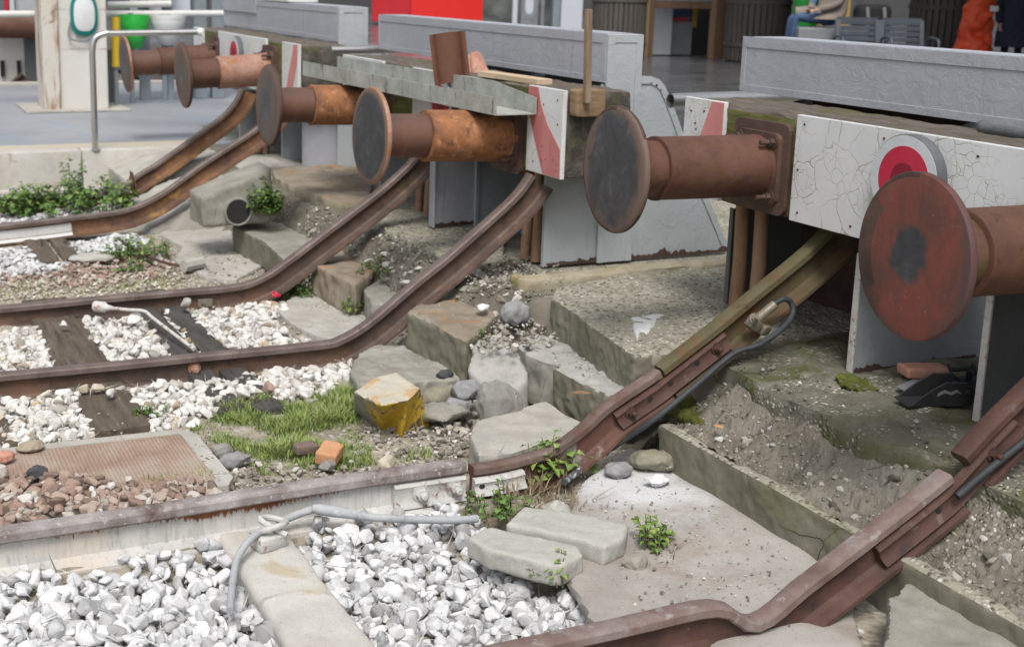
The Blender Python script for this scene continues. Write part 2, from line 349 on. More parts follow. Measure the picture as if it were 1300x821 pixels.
M['redpink'] = mk('sun faded pink red paint', [(.56, .21, .2), (.62, .27, .25)], 8, [((.72, .55, .52), 30, .66, .74)], (.6, .8), .3, 70, .003, stretch=(1, 1, .25))
M['signred'] = mk('red sign face', [(.45, .02, .05), (.52, .03, .07)], 5, [], (.35, .5), .05)
M['signdark'] = mk('dark red sign centre', [(.2, .012, .03), (.26, .02, .04)], 5, [], (.3, .45), .05)
M['signwhite'] = mk('grey white sign ring', [(.52, .56, .58), (.6, .63, .65)], 5, [], (.35, .5), .05)
M['signback'] = mk('dark sign casing', [(.09, .095, .1), (.13, .14, .15)], 5, [], (.5, .7), .1)
# wood
M['timber'] = mk('weathered timber', [(.075, .062, .048), (.14, .118, .095), (.2, .175, .15)], 5, [((.115, .11, .035), 3, .56, .68), ((.26, .235, .21), 30, .6, .7, (1, .12, 1))], (.8, .95), .7, 46, .01, stretch=(7, .7, 7))
M['timbergreen'] = mk('mossy green timber', [(.07, .075, .022), (.125, .13, .04), (.17, .165, .07)], 6, [((.09, .06, .035), 7, .55, .68), ((.24, .24, .09), 14, .62, .74)], (.85, .98), .6, 46, .008, stretch=(5, .8, 5))
M['timberend'] = mk('dark rotten timber end', [(.04, .035, .03), (.09, .08, .066), (.17, .155, .13)], 7, [((.1, .1, .045), 5, .55, .66), ((.33, .31, .28), 12, .66, .74)], (.85, .98), .8, 40, .012)
M['sleeper'] = mk('grey brown sleeper wood', [(.09, .07, .054), (.15, .118, .09), (.21, .172, .137)], 5, [((.05, .042, .036), 22, .58, .66, (1, .1, 1))], (.85, .97), .8, 40, .01, stretch=(6, .5, 6))
M['sleeperdark'] = mk('dark charred sleeper wood', [(.05, .045, .042), (.085, .077, .072), (.12, .11, .1)], 5, [], (.85, .97), .7, 40, .01, stretch=(6, .5, 6))
M['woodblock'] = mk('brown wood block', [(.17, .11, .06), (.26, .175, .1), (.33, .235, .145)], 4, [((.11, .1, .05), 6, .58, .7)], (.75, .95), .5, 50, .006, stretch=(2, 2, 7))
M['plank'] = mk('fresh pale plank', [(.5, .38, .25), (.62, .49, .34)], 4, [((.36, .24, .14), 12, .64, .74)], (.7, .85), .2, 40, .004, stretch=(5, .5, 5))
M['stake'] = mk('weathered wood stake', [(.18, .125, .08), (.27, .2, .135), (.34, .26, .18)], 5, [((.16, .07, .05), 3, .55, .66)], (.8, .95), .4, 50, .005, stretch=(5, 5, .6))
# mineral
GR = [(.21, .2, .17), (.3, .29, .255), (.385, .375, .34)]
M['conc'] = concrete('grey concrete', GR, ((.2, .19, .12), .56, .74), 0)
M['concmoss'] = concrete('algae stained concrete', [(.2, .19, .145), (.285, .275, .215), (.37, .355, .295)], ((.16, .155, .085), .46, .7), .25)
M['concagg'] = concrete('exposed aggregate concrete', [(.24, .225, .18), (.33, .315, .255), (.4, .385, .33)], ((.16, .155, .07), .56, .74), .75, agscale=42)
M['concaggmoss'] = concrete('mossy aggregate concrete', [(.1, .095, .075), (.165, .158, .127), (.23, .22, .19)], ((.075, .085, .02), .46, .62), .35, agscale=48, white=((.33, .335, .32), .66, .78))
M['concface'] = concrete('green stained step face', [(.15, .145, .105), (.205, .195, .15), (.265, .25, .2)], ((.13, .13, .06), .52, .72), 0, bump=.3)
M['concpale'] = concrete('pale dry concrete', [(.33, .315, .28), (.42, .405, .37), (.5, .485, .45)], ((.2, .19, .1), .66, .8), .15)
M['concyel'] = concrete('yellow green lichened concrete', [(.26, .235, .165), (.37, .335, .25), (.44, .4, .315)], ((.24, .21, .07), .5, .68), .1, [((.3, .17, .08), 2.7, .58, .72)])
M['concbrick'] = concrete('rust stained broken concrete', [(.2, .165, .12), (.28, .24, .19), (.35, .31, .26)], ((.17, .16, .07), .58, .72), .2, [((.34, .17, .075), 5, .56, .66), ((.1, .085, .07), 4, .6, .7)])
def powdermat(cen):
    t = NT('concrete floor dusted white'); col = t.ramp(t.noise(2.6, 9, .65), [(.3, (.27, .25, .225)), (.5, (.35, .33, .305)), (.7, (.4, .385, .36))])
    col = t.mix(t.rng(t.noise(2.2, 7, .65, .4, t.mapped((1, 1, 1), None, (5, 1, 3))), .52, .68, 0, .8), col, (.27, .215, .18))
    d = t.n.new('ShaderNodeVectorMath'); d.operation = 'DISTANCE'; t.l(t.vec, d.inputs[0]); d.inputs[1].default_value = cen
    dd = t.math('ADD', d.outputs['Value'], t.rng(t.noise(3.2, 9, .68, .5), .25, .75, -.3, .3))
    col = t.mix(t.rng(dd, .42, .12, 0, .9), col, (.56, .565, .575))
    col = t.mix(t.rng(t.noise(75, 6, .75), .57, .66, 0, .7), col, (.17, .15, .125))
    return t.done(col, .97, t.bump(t.noise(150, 4, .7), .3, .003, t.bump(t.noise(7, 8, .65), .25, .012)), 0, .1)
M['powder'] = powdermat((0, 0, 0))
M['paver'] = concrete('cast paving block', [(.36, .355, .325), (.43, .425, .39), (.49, .48, .45)], ((.24, .23, .15), .64, .8), 0, bump=.3, crack=False)
M['dumped'] = concrete('dumped smooth concrete', [(.3, .295, .275), (.4, .395, .375), (.47, .465, .45)], ((.16, .16, .09), .66, .78), 0)
M['plaster'] = mk('splashed white plaster', [(.55, .56, .56), (.68, .69, .69)], 8, [], (.8, .95), .4)
M['rock'] = concrete('grey broken rock', [(.17, .165, .15), (.27, .265, .25), (.37, .365, .345)], ((.13, .13, .06), .6, .74), .3)
M['bluerock'] = concrete('blue grey rock', [(.2, .2, .205), (.29, .29, .3), (.37, .37, .375)], None, 0)
M['darkrock'] = concrete('dark slate rock', [(.05, .05, .055), (.085, .085, .09), (.12, .12, .12)], None, 0)
def stonemat(name, stops, bump=.4):
    t = NT(name); a = t.attr('tint')
    col = t.ramp(a, stops)
    col = t.mix(t.rng(t.noise(26, 6, .7), .4, .75, 0, .5), col, t.mix(1., col, (.6, .57, .52), 'MULTIPLY'))
    return t.done(col, .88, t.bump(t.noise(70, 6, .7), bump, .006), 0, .3)
M['ballast'] = stonemat('white ballast stone', [(0, (.3, .28, .24)), (.12, (.48, .46, .43)), (.5, (.64, .63, .605)), (.88, (.73, .725, .71)), (.96, (.5, .4, .28)), (1, (.28, .23, .18))])
M['ballastblue'] = stonemat('cool white ballast stone', [(0, (.3, .3, .3)), (.15, (.46, .465, .475)), (.6, (.62, .63, .645)), (1, (.73, .735, .74))])
M['brownst'] = stonemat('brown ballast stone', [(0, (.17, .13, .11)), (.25, (.27, .19, .155)), (.5, (.36, .26, .21)), (.75, (.42, .35, .3)), (.92, (.5, .47, .44)), (1, (.62, .6, .57))])
M['grit'] = stonemat('mixed grit', [(0, (.16, .145, .12)), (.3, (.28, .255, .215)), (.6, (.4, .37, .32)), (.85, (.5, .48, .44)), (1, (.64, .62, .59))])
M['beigegrit'] = stonemat('beige grit', [(0, (.33, .28, .21)), (.4, (.46, .4, .31)), (.8, (.56, .51, .43)), (1, (.7, .68, .64))])
M['pebble'] = stonemat('pebbles of the rubble', [(0, (.1, .095, .075)), (.35, (.19, .18, .145)), (.7, (.3, .285, .24)), (.92, (.42, .41, .38)), (1, (.66, .66, .66))])
def groundmat():
    t = NT('stony soil')
    col = t.ramp(t.noise(2.1, 10, .7, .4), [(.3, (.2, .175, .135)), (.48, (.3, .27, .215)), (.62, (.385, .35, .29)), (.75, (.44, .41, .35))])
    d = t.vor(34); cc = t.vor(34, out='Color'); sep = t.n.new('ShaderNodeSeparateColor'); t.l(cc, sep.inputs[0])
    ac = t.ramp(sep.outputs[0], [(0, (.12, .1, .08)), (.4, (.26, .23, .19)), (.8, (.42, .4, .36)), (1, (.6, .59, .56))])
    col = t.mix(t.math('MULTIPLY', t.rng(d, .5, .3), t.rng(t.noise(3, 6, .6), .4, .55)), col, ac)
    col = t.mix(t.rng(t.noise(1.7, 8, .7, .4), .56, .68, 0, .8), col, (.085, .07, .05))
    return t.done(col, .95, t.bump(t.noise(120, 4, .7), .4, .006, t.bump(d, .7, .015)), 0, .2)
M['soil'] = groundmat()
M['rubblebed'] = concrete('grey rubble bed', [(.1, .092, .075), (.18, .165, .135), (.26, .245, .21)], ((.1, .105, .045), .58, .74), .3, agscale=60)
M['moss'] = mk('bright moss', [(.05, .065, .01), (.1, .115, .02), (.15, .15, .04)], 14, [((.08, .06, .03), 9, .6, .7)], (.9, 1), .9, 90, .01)
# plants
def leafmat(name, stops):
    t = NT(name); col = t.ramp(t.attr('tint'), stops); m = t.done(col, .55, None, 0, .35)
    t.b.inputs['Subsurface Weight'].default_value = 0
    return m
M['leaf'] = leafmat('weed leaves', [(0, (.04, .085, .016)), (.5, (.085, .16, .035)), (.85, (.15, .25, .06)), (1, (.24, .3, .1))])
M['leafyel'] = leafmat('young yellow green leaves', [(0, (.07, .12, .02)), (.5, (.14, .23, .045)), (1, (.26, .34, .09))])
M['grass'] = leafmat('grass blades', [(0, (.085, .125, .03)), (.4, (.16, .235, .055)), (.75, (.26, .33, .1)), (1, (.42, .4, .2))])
M['drygrass'] = leafmat('dry stalks', [(0, (.12, .085, .055)), (.5, (.22, .17, .11)), (1, (.34, .29, .19))])
M['stem'] = mk('plant stems', [(.09, .1, .04), (.15, .13, .07)], 8, [], (.8, .9), .1)
# misc
M['conduit'] = mk('grey plastic conduit', [(.33, .345, .36), (.43, .445, .46)], 6, [((.25, .28, .31), 9, .58, .68), ((.55, .55, .55), 25, .6, .7)], (.6, .8), .15, 70, .003)
M['cable'] = mk('black rubber cable', [(.025, .028, .032), (.05, .055, .062)], 6, [((.3, .31, .32), 30, .7, .78)], (.5, .7), .1)
M['cablewhite'] = mk('cable dusted white', [(.05, .055, .062), (.1, .11, .12)], 10, [((.5, .51, .52), 40, .5, .6)], (.6, .8), .1)
M['clamp'] = mk('greasy clamp metal', [(.17, .15, .11), (.3, .27, .22)], 12, [((.09, .07, .05), 20, .56, .66)], (.4, .65), .2, metal=.3)
M['steel'] = mk('brushed stainless tube', [(.55, .545, .535), (.62, .615, .6)], 6, [], (.28, .36), .05, metal=.9)
M['galv'] = mk('zinc grey angle', [(.28, .29, .265), (.38, .39, .36), (.47, .48, .455)], 6, [((.13, .13, .1), 14, .58, .68, (1, 1, .2)), ((.15, .14, .055), 3, .62, .74), ((.58, .59, .57), 30, .6, .7)], (.6, .85), .25, 60, .004)
M['tilebrown'] = mk('dark brown glazed tile', [(.12, .055, .035), (.18, .085, .055)], 4, [((.25, .13, .09), 12, .62, .74)], (.35, .6), .15, 60, .003)
M['terracotta'] = mk('terracotta', [(.42, .2, .14), (.52, .27, .2), (.58, .34, .27)], 7, [((.25, .14, .11), 12, .6, .7), ((.68, .54, .47), 18, .62, .72)], (.75, .95), .3, 60, .004)
M['brick'] = mk('orange brick', [(.48, .24, .12), (.6, .34, .19)], 10, [((.68, .56, .44), 16, .62, .72)], (.8, .95), .4)
M['blackplastic'] = mk('black plastic', [(.022, .023, .026), (.045, .046, .05)], 8, [], (.35, .55), .15)
M['bluetrash'] = mk('blue plastic sheet', [(.01, .14, .5), (.02, .2, .62)], 5, [], (.35, .5), .2)
M['paper'] = mk('crumpled white paper', [(.7, .71, .73), (.8, .8, .82)], 12, [], (.7, .85), .4)
def gratemat():
    t = NT('rusty chequer plate')
    col = t.ramp(t.noise(4, 9, .7), [(.3, (.28, .19, .14)), (.5, (.38, .275, .215)), (.7, (.45, .36, .3))])
    col = t.mix(t.rng(t.noise(3.5, 9, .75), .52, .68), col, (.46, .4, .33))
    v = t.mapped((58, 58, 0)); m = t.n.new('ShaderNodeTexMagic')
    w1 = t.n.new('ShaderNodeTexWave'); w1.bands_direction = 'X'; w1.inputs['Scale'].default_value = 18; w1.inputs['Distortion'].default_value = 0
    w2 = t.n.new('ShaderNodeTexWave'); w2.bands_direction = 'Y'; w2.inputs['Scale'].default_value = 18; w2.inputs['Distortion'].default_value = 0
    t.l(t.vec, w1.inputs[0]); t.l(t.vec, w2.inputs[0])
    h = t.math('MULTIPLY', w1.outputs['Fac'], w2.outputs['Fac'])
    col = t.mix(t.rng(h, .1, .5, .45, 0), col, t.mix(1., col, (.5, .46, .43), 'MULTIPLY'))
    return t.done(col, .8, t.bump(h, .8, .006), 0, .3)
M['grate'] = gratemat()
def yellowstone():
    t = NT('chipped yellow painted stone')
    g = t.n.new('ShaderNodeNewGeometry'); sx = t.n.new('ShaderNodeSeparateXYZ'); t.l(t.vec, sx.inputs[0])
    conc = t.ramp(t.noise(9, 9, .7), [(.3, (.2, .185, .14)), (.7, (.38, .36, .29))])
    yel = t.ramp(t.noise(7, 8, .7), [(.3, (.42, .26, .03)), (.6, (.56, .37, .035)), (.75, (.6, .45, .13))])
    yel = t.mix(t.rng(t.noise(13, 8, .75), .53, .6), yel, (.12, .09, .065))
    top = t.ramp(t.noise(6, 8, .7, .5), [(.35, (.45, .435, .38)), (.53, (.5, .46, .37)), (.6, (.48, .33, .16)), (.67, (.46, .25, .22)), (.74, (.52, .49, .44))])
    # the painted faces are the ones turned to the track side: x + noise
    xx = t.math('ADD', t.math('ADD', t.math('MULTIPLY', sx.outputs[0], .92), t.math('MULTIPLY', sx.outputs[1], -.40)), t.rng(t.noise(9, 6, .7), .3, .7, -.05, .05))
    col = t.mix(t.rng(xx, -.115, -.07), conc, yel)
    zz = t.math('ADD', sx.outputs[2], t.rng(t.noise(8, 6, .7), .3, .7, -.012, .012))
    sg = t.n.new('ShaderNodeSeparateXYZ'); t.l(g.outputs['True Normal'], sg.inputs[0])
    col = t.mix(t.rng(sg.outputs[2], .6, .75), col, top)
    return t.done(col, .75, t.bump(t.noise(45, 7, .75), .5, .008), 0, .3)
M['yellow'] = yellowstone()
def discmat(name, face, grease, r0, wob, rim=None, mott=(.1, .05, .04), elong=1.0):
    """grease patch on the buffer face (real grease, off-centre and ragged)"""
    t = NT(name); s = t.n.new('ShaderNodeSeparateXYZ'); t.l(t.vec, s.inputs[0])
    y = t.math('POWER', s.outputs[1], 2.0); z = t.math('POWER', t.math('MULTIPLY', s.outputs[2], elong), 2.0)
    r = t.math('POWER', t.math('ADD', y, z), .5)
    rn = t.math('ADD', r, t.rng(t.noise(7, 7, .65, .4), .25, .75, -wob, wob))
    col = t.ramp(t.noise(4.5, 9, .68, .5, t.mapped((1, 1.3, .6))), face)
    col = t.mix(t.rng(t.noise(15, 8, .7, .3, t.mapped((1, 1, .6))), .54, .68, 0, .8), col, mott)
    col = t.mix(t.rng(t.noise(60, 4, .7), .66, .72, 0, .6), col, (.4, .3, .26))
    if rim: col = t.mix(t.rng(r, .235, .262, 0, .8), col, rim)
    gcol = t.ramp(t.noise(9, 8, .7, .8), [(.35, grease), (.55, tuple(x*1.6 for x in grease)), (.72, tuple(x*3.2 for x in grease))])
    f = t.rng(rn, r0+.012, r0-.012)
    col = t.mix(f, col, gcol)
    ro = t.math('ADD', t.math('MULTIPLY', f, -.22), .74)
    return t.done(col, ro, t.bump(t.noise(18, 8, .7, .6), .35, .006, t.bump(t.noise(110, 4, .7), .2, .003)), 0, .45)
M['disc_red'] = discmat('red oxide buffer face', [(.3, (.06, .034, .026)), (.43, (.11, .042, .03)), (.56, (.175, .046, .034)), (.7, (.13, .06, .045))], (.026, .026, .03), .085, .035, (.07, .042, .04), (.085, .042, .032), .85)
M['disc_black'] = discmat('greased buffer face', [(.35, (.085, .06, .05)), (.55, (.125, .09, .075)), (.7, (.15, .1, .078))], (.034, .034, .038), .225, .05, (.15, .1, .08), (.07, .05, .042), .88)
M['disc_black2'] = discmat('black greased buffer face', [(.35, (.1, .07, .055)), (.6, (.16, .11, .085))], (.026, .027, .031), .255, .02, (.18, .11, .075))
M['disc_grey'] = discmat('grey buffer face with dark patch', [(.35, (.085, .068, .06)), (.55, (.115, .092, .082)), (.7, (.14, .11, .096))], (.04, .042, .048), .12, .03, (.13, .085, .065), (.08, .058, .05))
M['disc_rust'] = discmat('brown buffer face', [(.35, (.09, .065, .052)), (.55, (.13, .09, .074)), (.7, (.16, .115, .095))], (.05, .052, .058), .1, .03, (.17, .1, .08))
# station
def floormat(name, cols, rough, tint=None, sc=.6):
    t = NT(name)
    col = t.ramp(t.noise(sc, 6, .6), [(.35, cols[0]), (.65, cols[1])])
    if tint: col = t.mix(t.rng(t.noise(.9, 5, .6, 1, t.mapped((1.4, .5, 1))), .56, .66, 0, .5), col, tint)
    col = t.mix(t.rng(t.noise(160, 3, .7), .5, .7, 0, .3), col, tuple(x*.5 for x in cols[0]))
    return t.done(col, t.rng(t.noise(1.4, 5), .35, .65, rough[0], rough[1]), t.bump(t.noise(90, 3), .08, .003), 0, .5)
M['concourse'] = floormat('polished dark concourse floor', ((.075, .077, .082), (.11, .11, .115)), (.12, .3))
M['platform'] = floormat('grey asphalt platform', ((.22, .235, .26), (.3, .315, .34)), (.45, .7), (.2, .27, .34))
M['sandline'] = floormat('sandy edge paving', ((.42, .37, .29), (.5, .45, .37)), (.7, .9))
M['kerb'] = concrete('whitewashed platform kerb', [(.42, .4, .36), (.51, .495, .46), (.58, .57, .545)], None, 0, [((.4, .33, .2), 3, .58, .7), ((.3, .28, .25), 6, .62, .72)], crack=False)
M['pillar'] = mk('stained white pillar paint', [(.62, .6, .55), (.7, .69, .65)], 1.6, [((.5, .42, .28), 3, .6, .74, (2, 2, .5)), ((.36, .3, .22), 12, .68, .76)], (.6, .8), .12)
M['pillarrust'] = mk('rust streaked pillar edge', [(.58, .55, .48), (.64, .61, .55)], 4, [((.3, .16, .09), 1.2, .5, .62, (5, 5, .8)), ((.22, .1, .06), 3, .58, .66)], (.7, .9), .3)
M['teal'] = mk('teal plastic', [(.0, .17, .15), (.0, .2, .18)], 5, [], (.35, .5), .05)
M['offwhite'] = mk('white plastic', [(.66, .67, .68), (.72, .73, .74)], 5, [], (.4, .55), .05)
M['green'] = mk('translucent green plastic', [(.02, .42, .05), (.05, .55, .09)], 8, [], (.3, .5), .1)
M['yellowp'] = mk('yellow plastic', [(.7, .46, .02), (.78, .55, .05)], 8, [], (.4, .6), .1)
M['postblue'] = mk('grey blue post paint', [(.2, .235, .26), (.26, .3, .33)], 5, [], (.4, .6), .1)
M['tubewhite'] = mk('white enamelled tube', [(.66, .65, .63), (.74, .73, .71)], 5, [], (.3, .45), .05)
M['redbox'] = mk('bright red cladding', [(.72, .025, .02), (.78, .03, .025)], 2, [], (.3, .45), .03)
M['reddark'] = mk('deep red side cladding', [(.5, .02, .03), (.55, .025, .035)], 2, [], (.3, .45), .03)
M['paleclad'] = mk('pale blue grey cladding', [(.56, .6, .66), (.62, .66, .71)], 2, [], (.35, .5), .03)
M['slat'] = mk('grey brown wood slats', [(.075, .066, .058), (.12, .107, .095)], 3, [], (.7, .9), .3, 40, .005, stretch=(6, 6, .5))
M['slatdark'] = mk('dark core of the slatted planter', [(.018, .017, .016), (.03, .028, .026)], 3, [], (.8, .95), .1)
M['doorwood'] = mk('brown varnished door wood', [(.12, .066, .036), (.17, .1, .06)], 3, [], (.4, .6), .1, stretch=(6, 6, .5))
M['doorwoodl'] = mk('light brown door wood', [(.24, .15, .085), (.3, .2, .12)], 3, [], (.4, .6), .1, stretch=(6, 6, .5))
M['shopgrey'] = mk('grey shop counter', [(.2, .21, .23), (.27, .28, .3)], 3, [], (.4, .6), .05)
M['shopwhite'] = mk('white shop cabinet', [(.6, .63, .64), (.68, .7, .71)], 3, [], (.3, .5), .05)
M['yellowwall'] = mk('ochre yellow panel', [(.5, .33, .1), (.56, .38, .13)], 3, [], (.5, .7), .05)
M['darkwall'] = mk('dark station wall', [(.05, .05, .052), (.08, .08, .083)], 1, [], (.5, .7), .05)
M['ceiling'] = mk('canopy ceiling paint', [(.2, .2, .2), (.26, .26, .26)], 1, [], (.7, .9), .05)
def glass():
    t = NT('shop glass'); t.b.inputs['Base Color'].default_value = (.12, .14, .13, 1); t.b.inputs['Roughness'].default_value = .05
    t.b.inputs['Transmission Weight'].default_value = 0.0; t.b.inputs['Specular IOR Level'].default_value = .8
    col = t.ramp(t.noise(1.2, 5, .6, .6), [(.35, (.05, .06, .055)), (.55, (.13, .145, .14)), (.7, (.2, .21, .2))]); t.l(col, t.b.inputs['Base Color'])
    return t.m
M['glass'] = glass()
M['seat'] = mk('blue grey steel seat', [(.07, .083, .105), (.1, .117, .142)], 3, [], (.35, .5), .05, metal=.2)
M['orangebag'] = mk('orange nylon', [(.72, .07, .02), (.85, .11, .04)], 4, [], (.4, .6), .3, 20, .01)
M['navy'] = mk('navy coat cloth', [(.02, .028, .048), (.035, .045, .07)], 6, [], (.8, .95), .3)
M['black'] = mk('black cloth', [(.012, .012, .014), (.024, .024, .028)], 6, [], (.8, .95), .3)
M['tan'] = mk('taupe coat cloth', [(.2, .165, .14), (.27, .225, .195)], 6, [], (.8, .95), .3)
M['jeans'] = mk('blue denim', [(.05, .085, .17), (.08, .13, .24)], 8, [], (.8, .95), .3)
M['skin'] = mk('skin', [(.5, .32, .25), (.58, .39, .31)], 5, [], (.45, .6), .05)
M['hair'] = mk('brown hair', [(.04, .025, .018), (.07, .045, .03)], 20, [], (.5, .7), .3)
M['eye'] = mk('eye dark', [(.02, .018, .016), (.03, .026, .022)], 5, [], (.2, .3), 0)
M['lip'] = mk('lips', [(.42, .2, .18), (.48, .24, .21)], 5, [], (.4, .5), 0)
M['luggage'] = mk('maroon luggage', [(.12, .03, .03), (.17, .045, .045)], 5, [], (.5, .7), .1)
# ---------------------------------------------------------------- ground
def sm(a, b, x): t = np.clip((x-a)/(b-a), 0, 1); return t*t*(3-2*t)
def front(y): return 3.26-.42*sm(5.3, 6.6, y)-.12*sm(9, 10.5, y)
def ground_h(x, y):
    x = np.asarray(x, float); y = np.asarray(y, float); p = np.stack([x, y, 0*x], 1)
    fx = front(y)
    z = -.175+.018*fbm(p*3, 4)+.012*fbm(p*14, 3)
    z = z-.06*sm(4.5, 4.42, y)*sm(2.6, 2.3, x)-.04*sm(4.4, 4.1, y)*sm(2.7, 2.2, x)
    rise = sm(fx+.1, fx+.46, x)
    # rubble slope on the nearest step
    near = sm(4.75, 4.5, y)*sm(2.0, 2.4, y)
    r2 = near*sm(fx+.03, fx+.07, x)*.2
    rr = (fbm(p*9, 5)*.045+fbm(p*30, 3)*.018)
    z = z-near*.06*sm(fx+.08, fx+.16, x)*(1-sm(fx+.4, fx+.5, x))
    z = z+np.maximum(rise*.43*(1-near)+near*(sm(fx+.04, fx+.1, x)*.2+sm(fx+.12, fx+.4, x)*.235), 0)+rr*sm(fx, fx+.1, x)*(1-sm(fx+.4, fx+.55, x))
    # deck under the stops stays flat below its slabs, tracks left of the platform stay down
    return z
def build_ground():
    xs = np.concatenate([[-300, -60, -12, -4], np.arange(-.6, 4.4, .03), [5.2, 6.5, 20, 80, 300]])
    ys = np.concatenate([[-300, -60, -6, 1.2], np.arange(2.0, 13.4, .03), [16, 24, 60, 300]])
    X, Y = np.meshgrid(xs, ys, indexing='ij')
    z = ground_h(X.ravel(), Y.ravel()); z[(X.ravel() < -3) | (X.ravel() > 6) | (Y.ravel() < 1.3) | (Y.ravel() > 15)] = -.2
    V = np.stack([X.ravel(), Y.ravel(), z], 1); nx, ny = len(xs), len(ys)
    i = np.arange(nx-1)[:, None]*ny+np.arange(ny-1)[None]; i = i.ravel()
    Fc = np.stack([i, i+ny, i+ny+1, i+1], 1)
    o = link('ground', raw_mesh('ground', V, Fc, None, True), [M['soil'], M['rubblebed']]); struct(o)
    cxy = V[Fc].mean(1); o.data.polygons.foreach_set('material_index', (cxy[:, 0] > front(cxy[:, 1])+.02).astype(np.int32))
build_ground()
def build_rubble():
    xs = np.arange(3.285, 3.8, .011); ys = np.arange(1.5, 4.72, .011); X, Y = np.meshgrid(xs, ys, indexing='ij'); x, y = X.ravel(), Y.ravel(); p = np.stack([x, y, 0*x], 1)
    rid = 1-np.abs(fbm(p*7, 4, .6)); z = .035+sm(3.34, 3.7, x)*.2+.04*fbm(p*5, 4)+.035*fbm(p*np.array([16, 11, 16]), 4, .6)+.014*fbm(p*48, 3)+.05*(rid-.8)*sm(3.3, 3.4, x)
    z = z-sm(4.5, 4.72, y)*.18
    global RUB; RUB = (xs[0], ys[0], len(xs), len(ys), z.reshape(len(xs), len(ys)))
    V_ = np.stack([x, y, z], 1); nx, ny = len(xs), len(ys); i = (np.arange(nx-1)[:, None]*ny+np.arange(ny-1)[None]).ravel()
    o = link('rubble_slope', raw_mesh('rubble_slope', V_, np.stack([i, i+ny, i+ny+1, i+1], 1), None, False), M['rubblebed']); struct(o)
def rub(x, y):
    x0, y0, nx, ny, g = RUB; return float(g[min(nx-1, max(0, int((x-x0)/.011))), min(ny-1, max(0, int((y-y0)/.011)))])
build_rubble()
def gz(x, y): return float(ground_h(np.array([x]), np.array([y]))[0])
# deck the stops stand on, concourse, platform
bm = BM(); box(bm, 3.75, 7.2, 5.35, 14.6, .0, .27); struct(obj('deck', bm, M['concagg']))
bm = BM(); box(bm, 7.2, 60, -20, 60, -.1, .65); box(bm, 5.5, 7.2, 14.6, 60, -.1, .645)
struct(obj('concourse_floor', bm, M['concourse']))
bm = BM(); box(bm, -30, 5.5, 13.02, 20.6, -.1, .262); struct(obj('platform', bm, M['platform']))
bm = BM(); box(bm, -30, 3.3, 13.03, 13.36, .26, .266); struct(obj('platform_edge_paving', bm, M['sandline']))
bm = BM()
for i in range(12):
    x0 = 3.3-1.25*(i+1); box(bm, x0+.006, x0+1.244, 12.78+.004*(i % 3), 13.03, -.24, .268, .012)
tag(obj('platform_kerb', bm, M['kerb'], smooth=30), 'whitewashed concrete platform edge wall behind the far track', 'platform edge')
bm = BM(); box(bm, -30, 3.3, 12.6, 12.78, -.24, -.09); tag(obj('plinth', bm, M['kerb']), 'low white footing along the foot of the platform wall', 'footing')
# ---------------------------------------------------------------- rails
_hp = [(.024,-.0005),(.031,-.003),(.0355,-.01),(.0365,-.034),(.03,-.041),(.014,-.048),(.010,-.058),(.009,-.108),(.013,-.124),(.026,-.136),(.066,-.149),(.068,-.163)]
PROF = _hp+[(-w, h) for w, h in _hp[::-1]]; NP_ = len(PROF)
HEADSEG = {0, 1, 2, 3, NP_-5, NP_-4, NP_-3, NP_-2, NP_-1}
def rail_frames(pts, smooth):
    pts = [Vector((p[0], 0, p[1])) for p in pts]
    if smooth: pts = catmull(pts, smooth)
    out = []
    for i, p in enumerate(pts):
        d = (pts[min(i+1, len(pts)-1)]-pts[max(i-1, 0)]).normalized()
        out.append((p, d, Vector((-d.z, 0, d.x))))
    return out
def rail(label, pts, y, web, head, sc=1.0, smooth=5, headw=1.0, group=None, drift=0.0):
    fr = rail_frames(pts, smooth); bm = BM(); n = len(PROF); rings = []
    x0 = fr[0][0].x
    for p, d, nn in fr:
        yy = y+drift*(p.x-x0)
        rings.append([bm.verts.new(Vector((p.x, yy+w*sc*(headw if h > -.05 else 1), p.z))+nn*h*sc) for w, h in PROF])
    for a, b in zip(rings, rings[1:]):
        for i in range(n):
            f = bm.faces.new([a[i], a[(i+1) % n], b[(i+1) % n], b[i]])
            f.material_index = 1 if i in HEADSEG else 0
    bm.faces.new(rings[0][::-1]); bm.faces.new(rings[-1])
    return tag(obj('rail', bm, [web, head], smooth=24), label, 'rail', group), fr
def along(fr, x):
    for (p, d, n), (q, e, m) in zip(fr, fr[1:]):
        if (p.x-x)*(q.x-x) <= 0: t = (x-p.x)/((q.x-p.x) or 1); return p.lerp(q, t), d.lerp(e, t).normalized(), n.lerp(m, t).normalized()
    return fr[-1] if abs(fr[-1][0].x-x) < abs(fr[0][0].x-x) else fr[0]
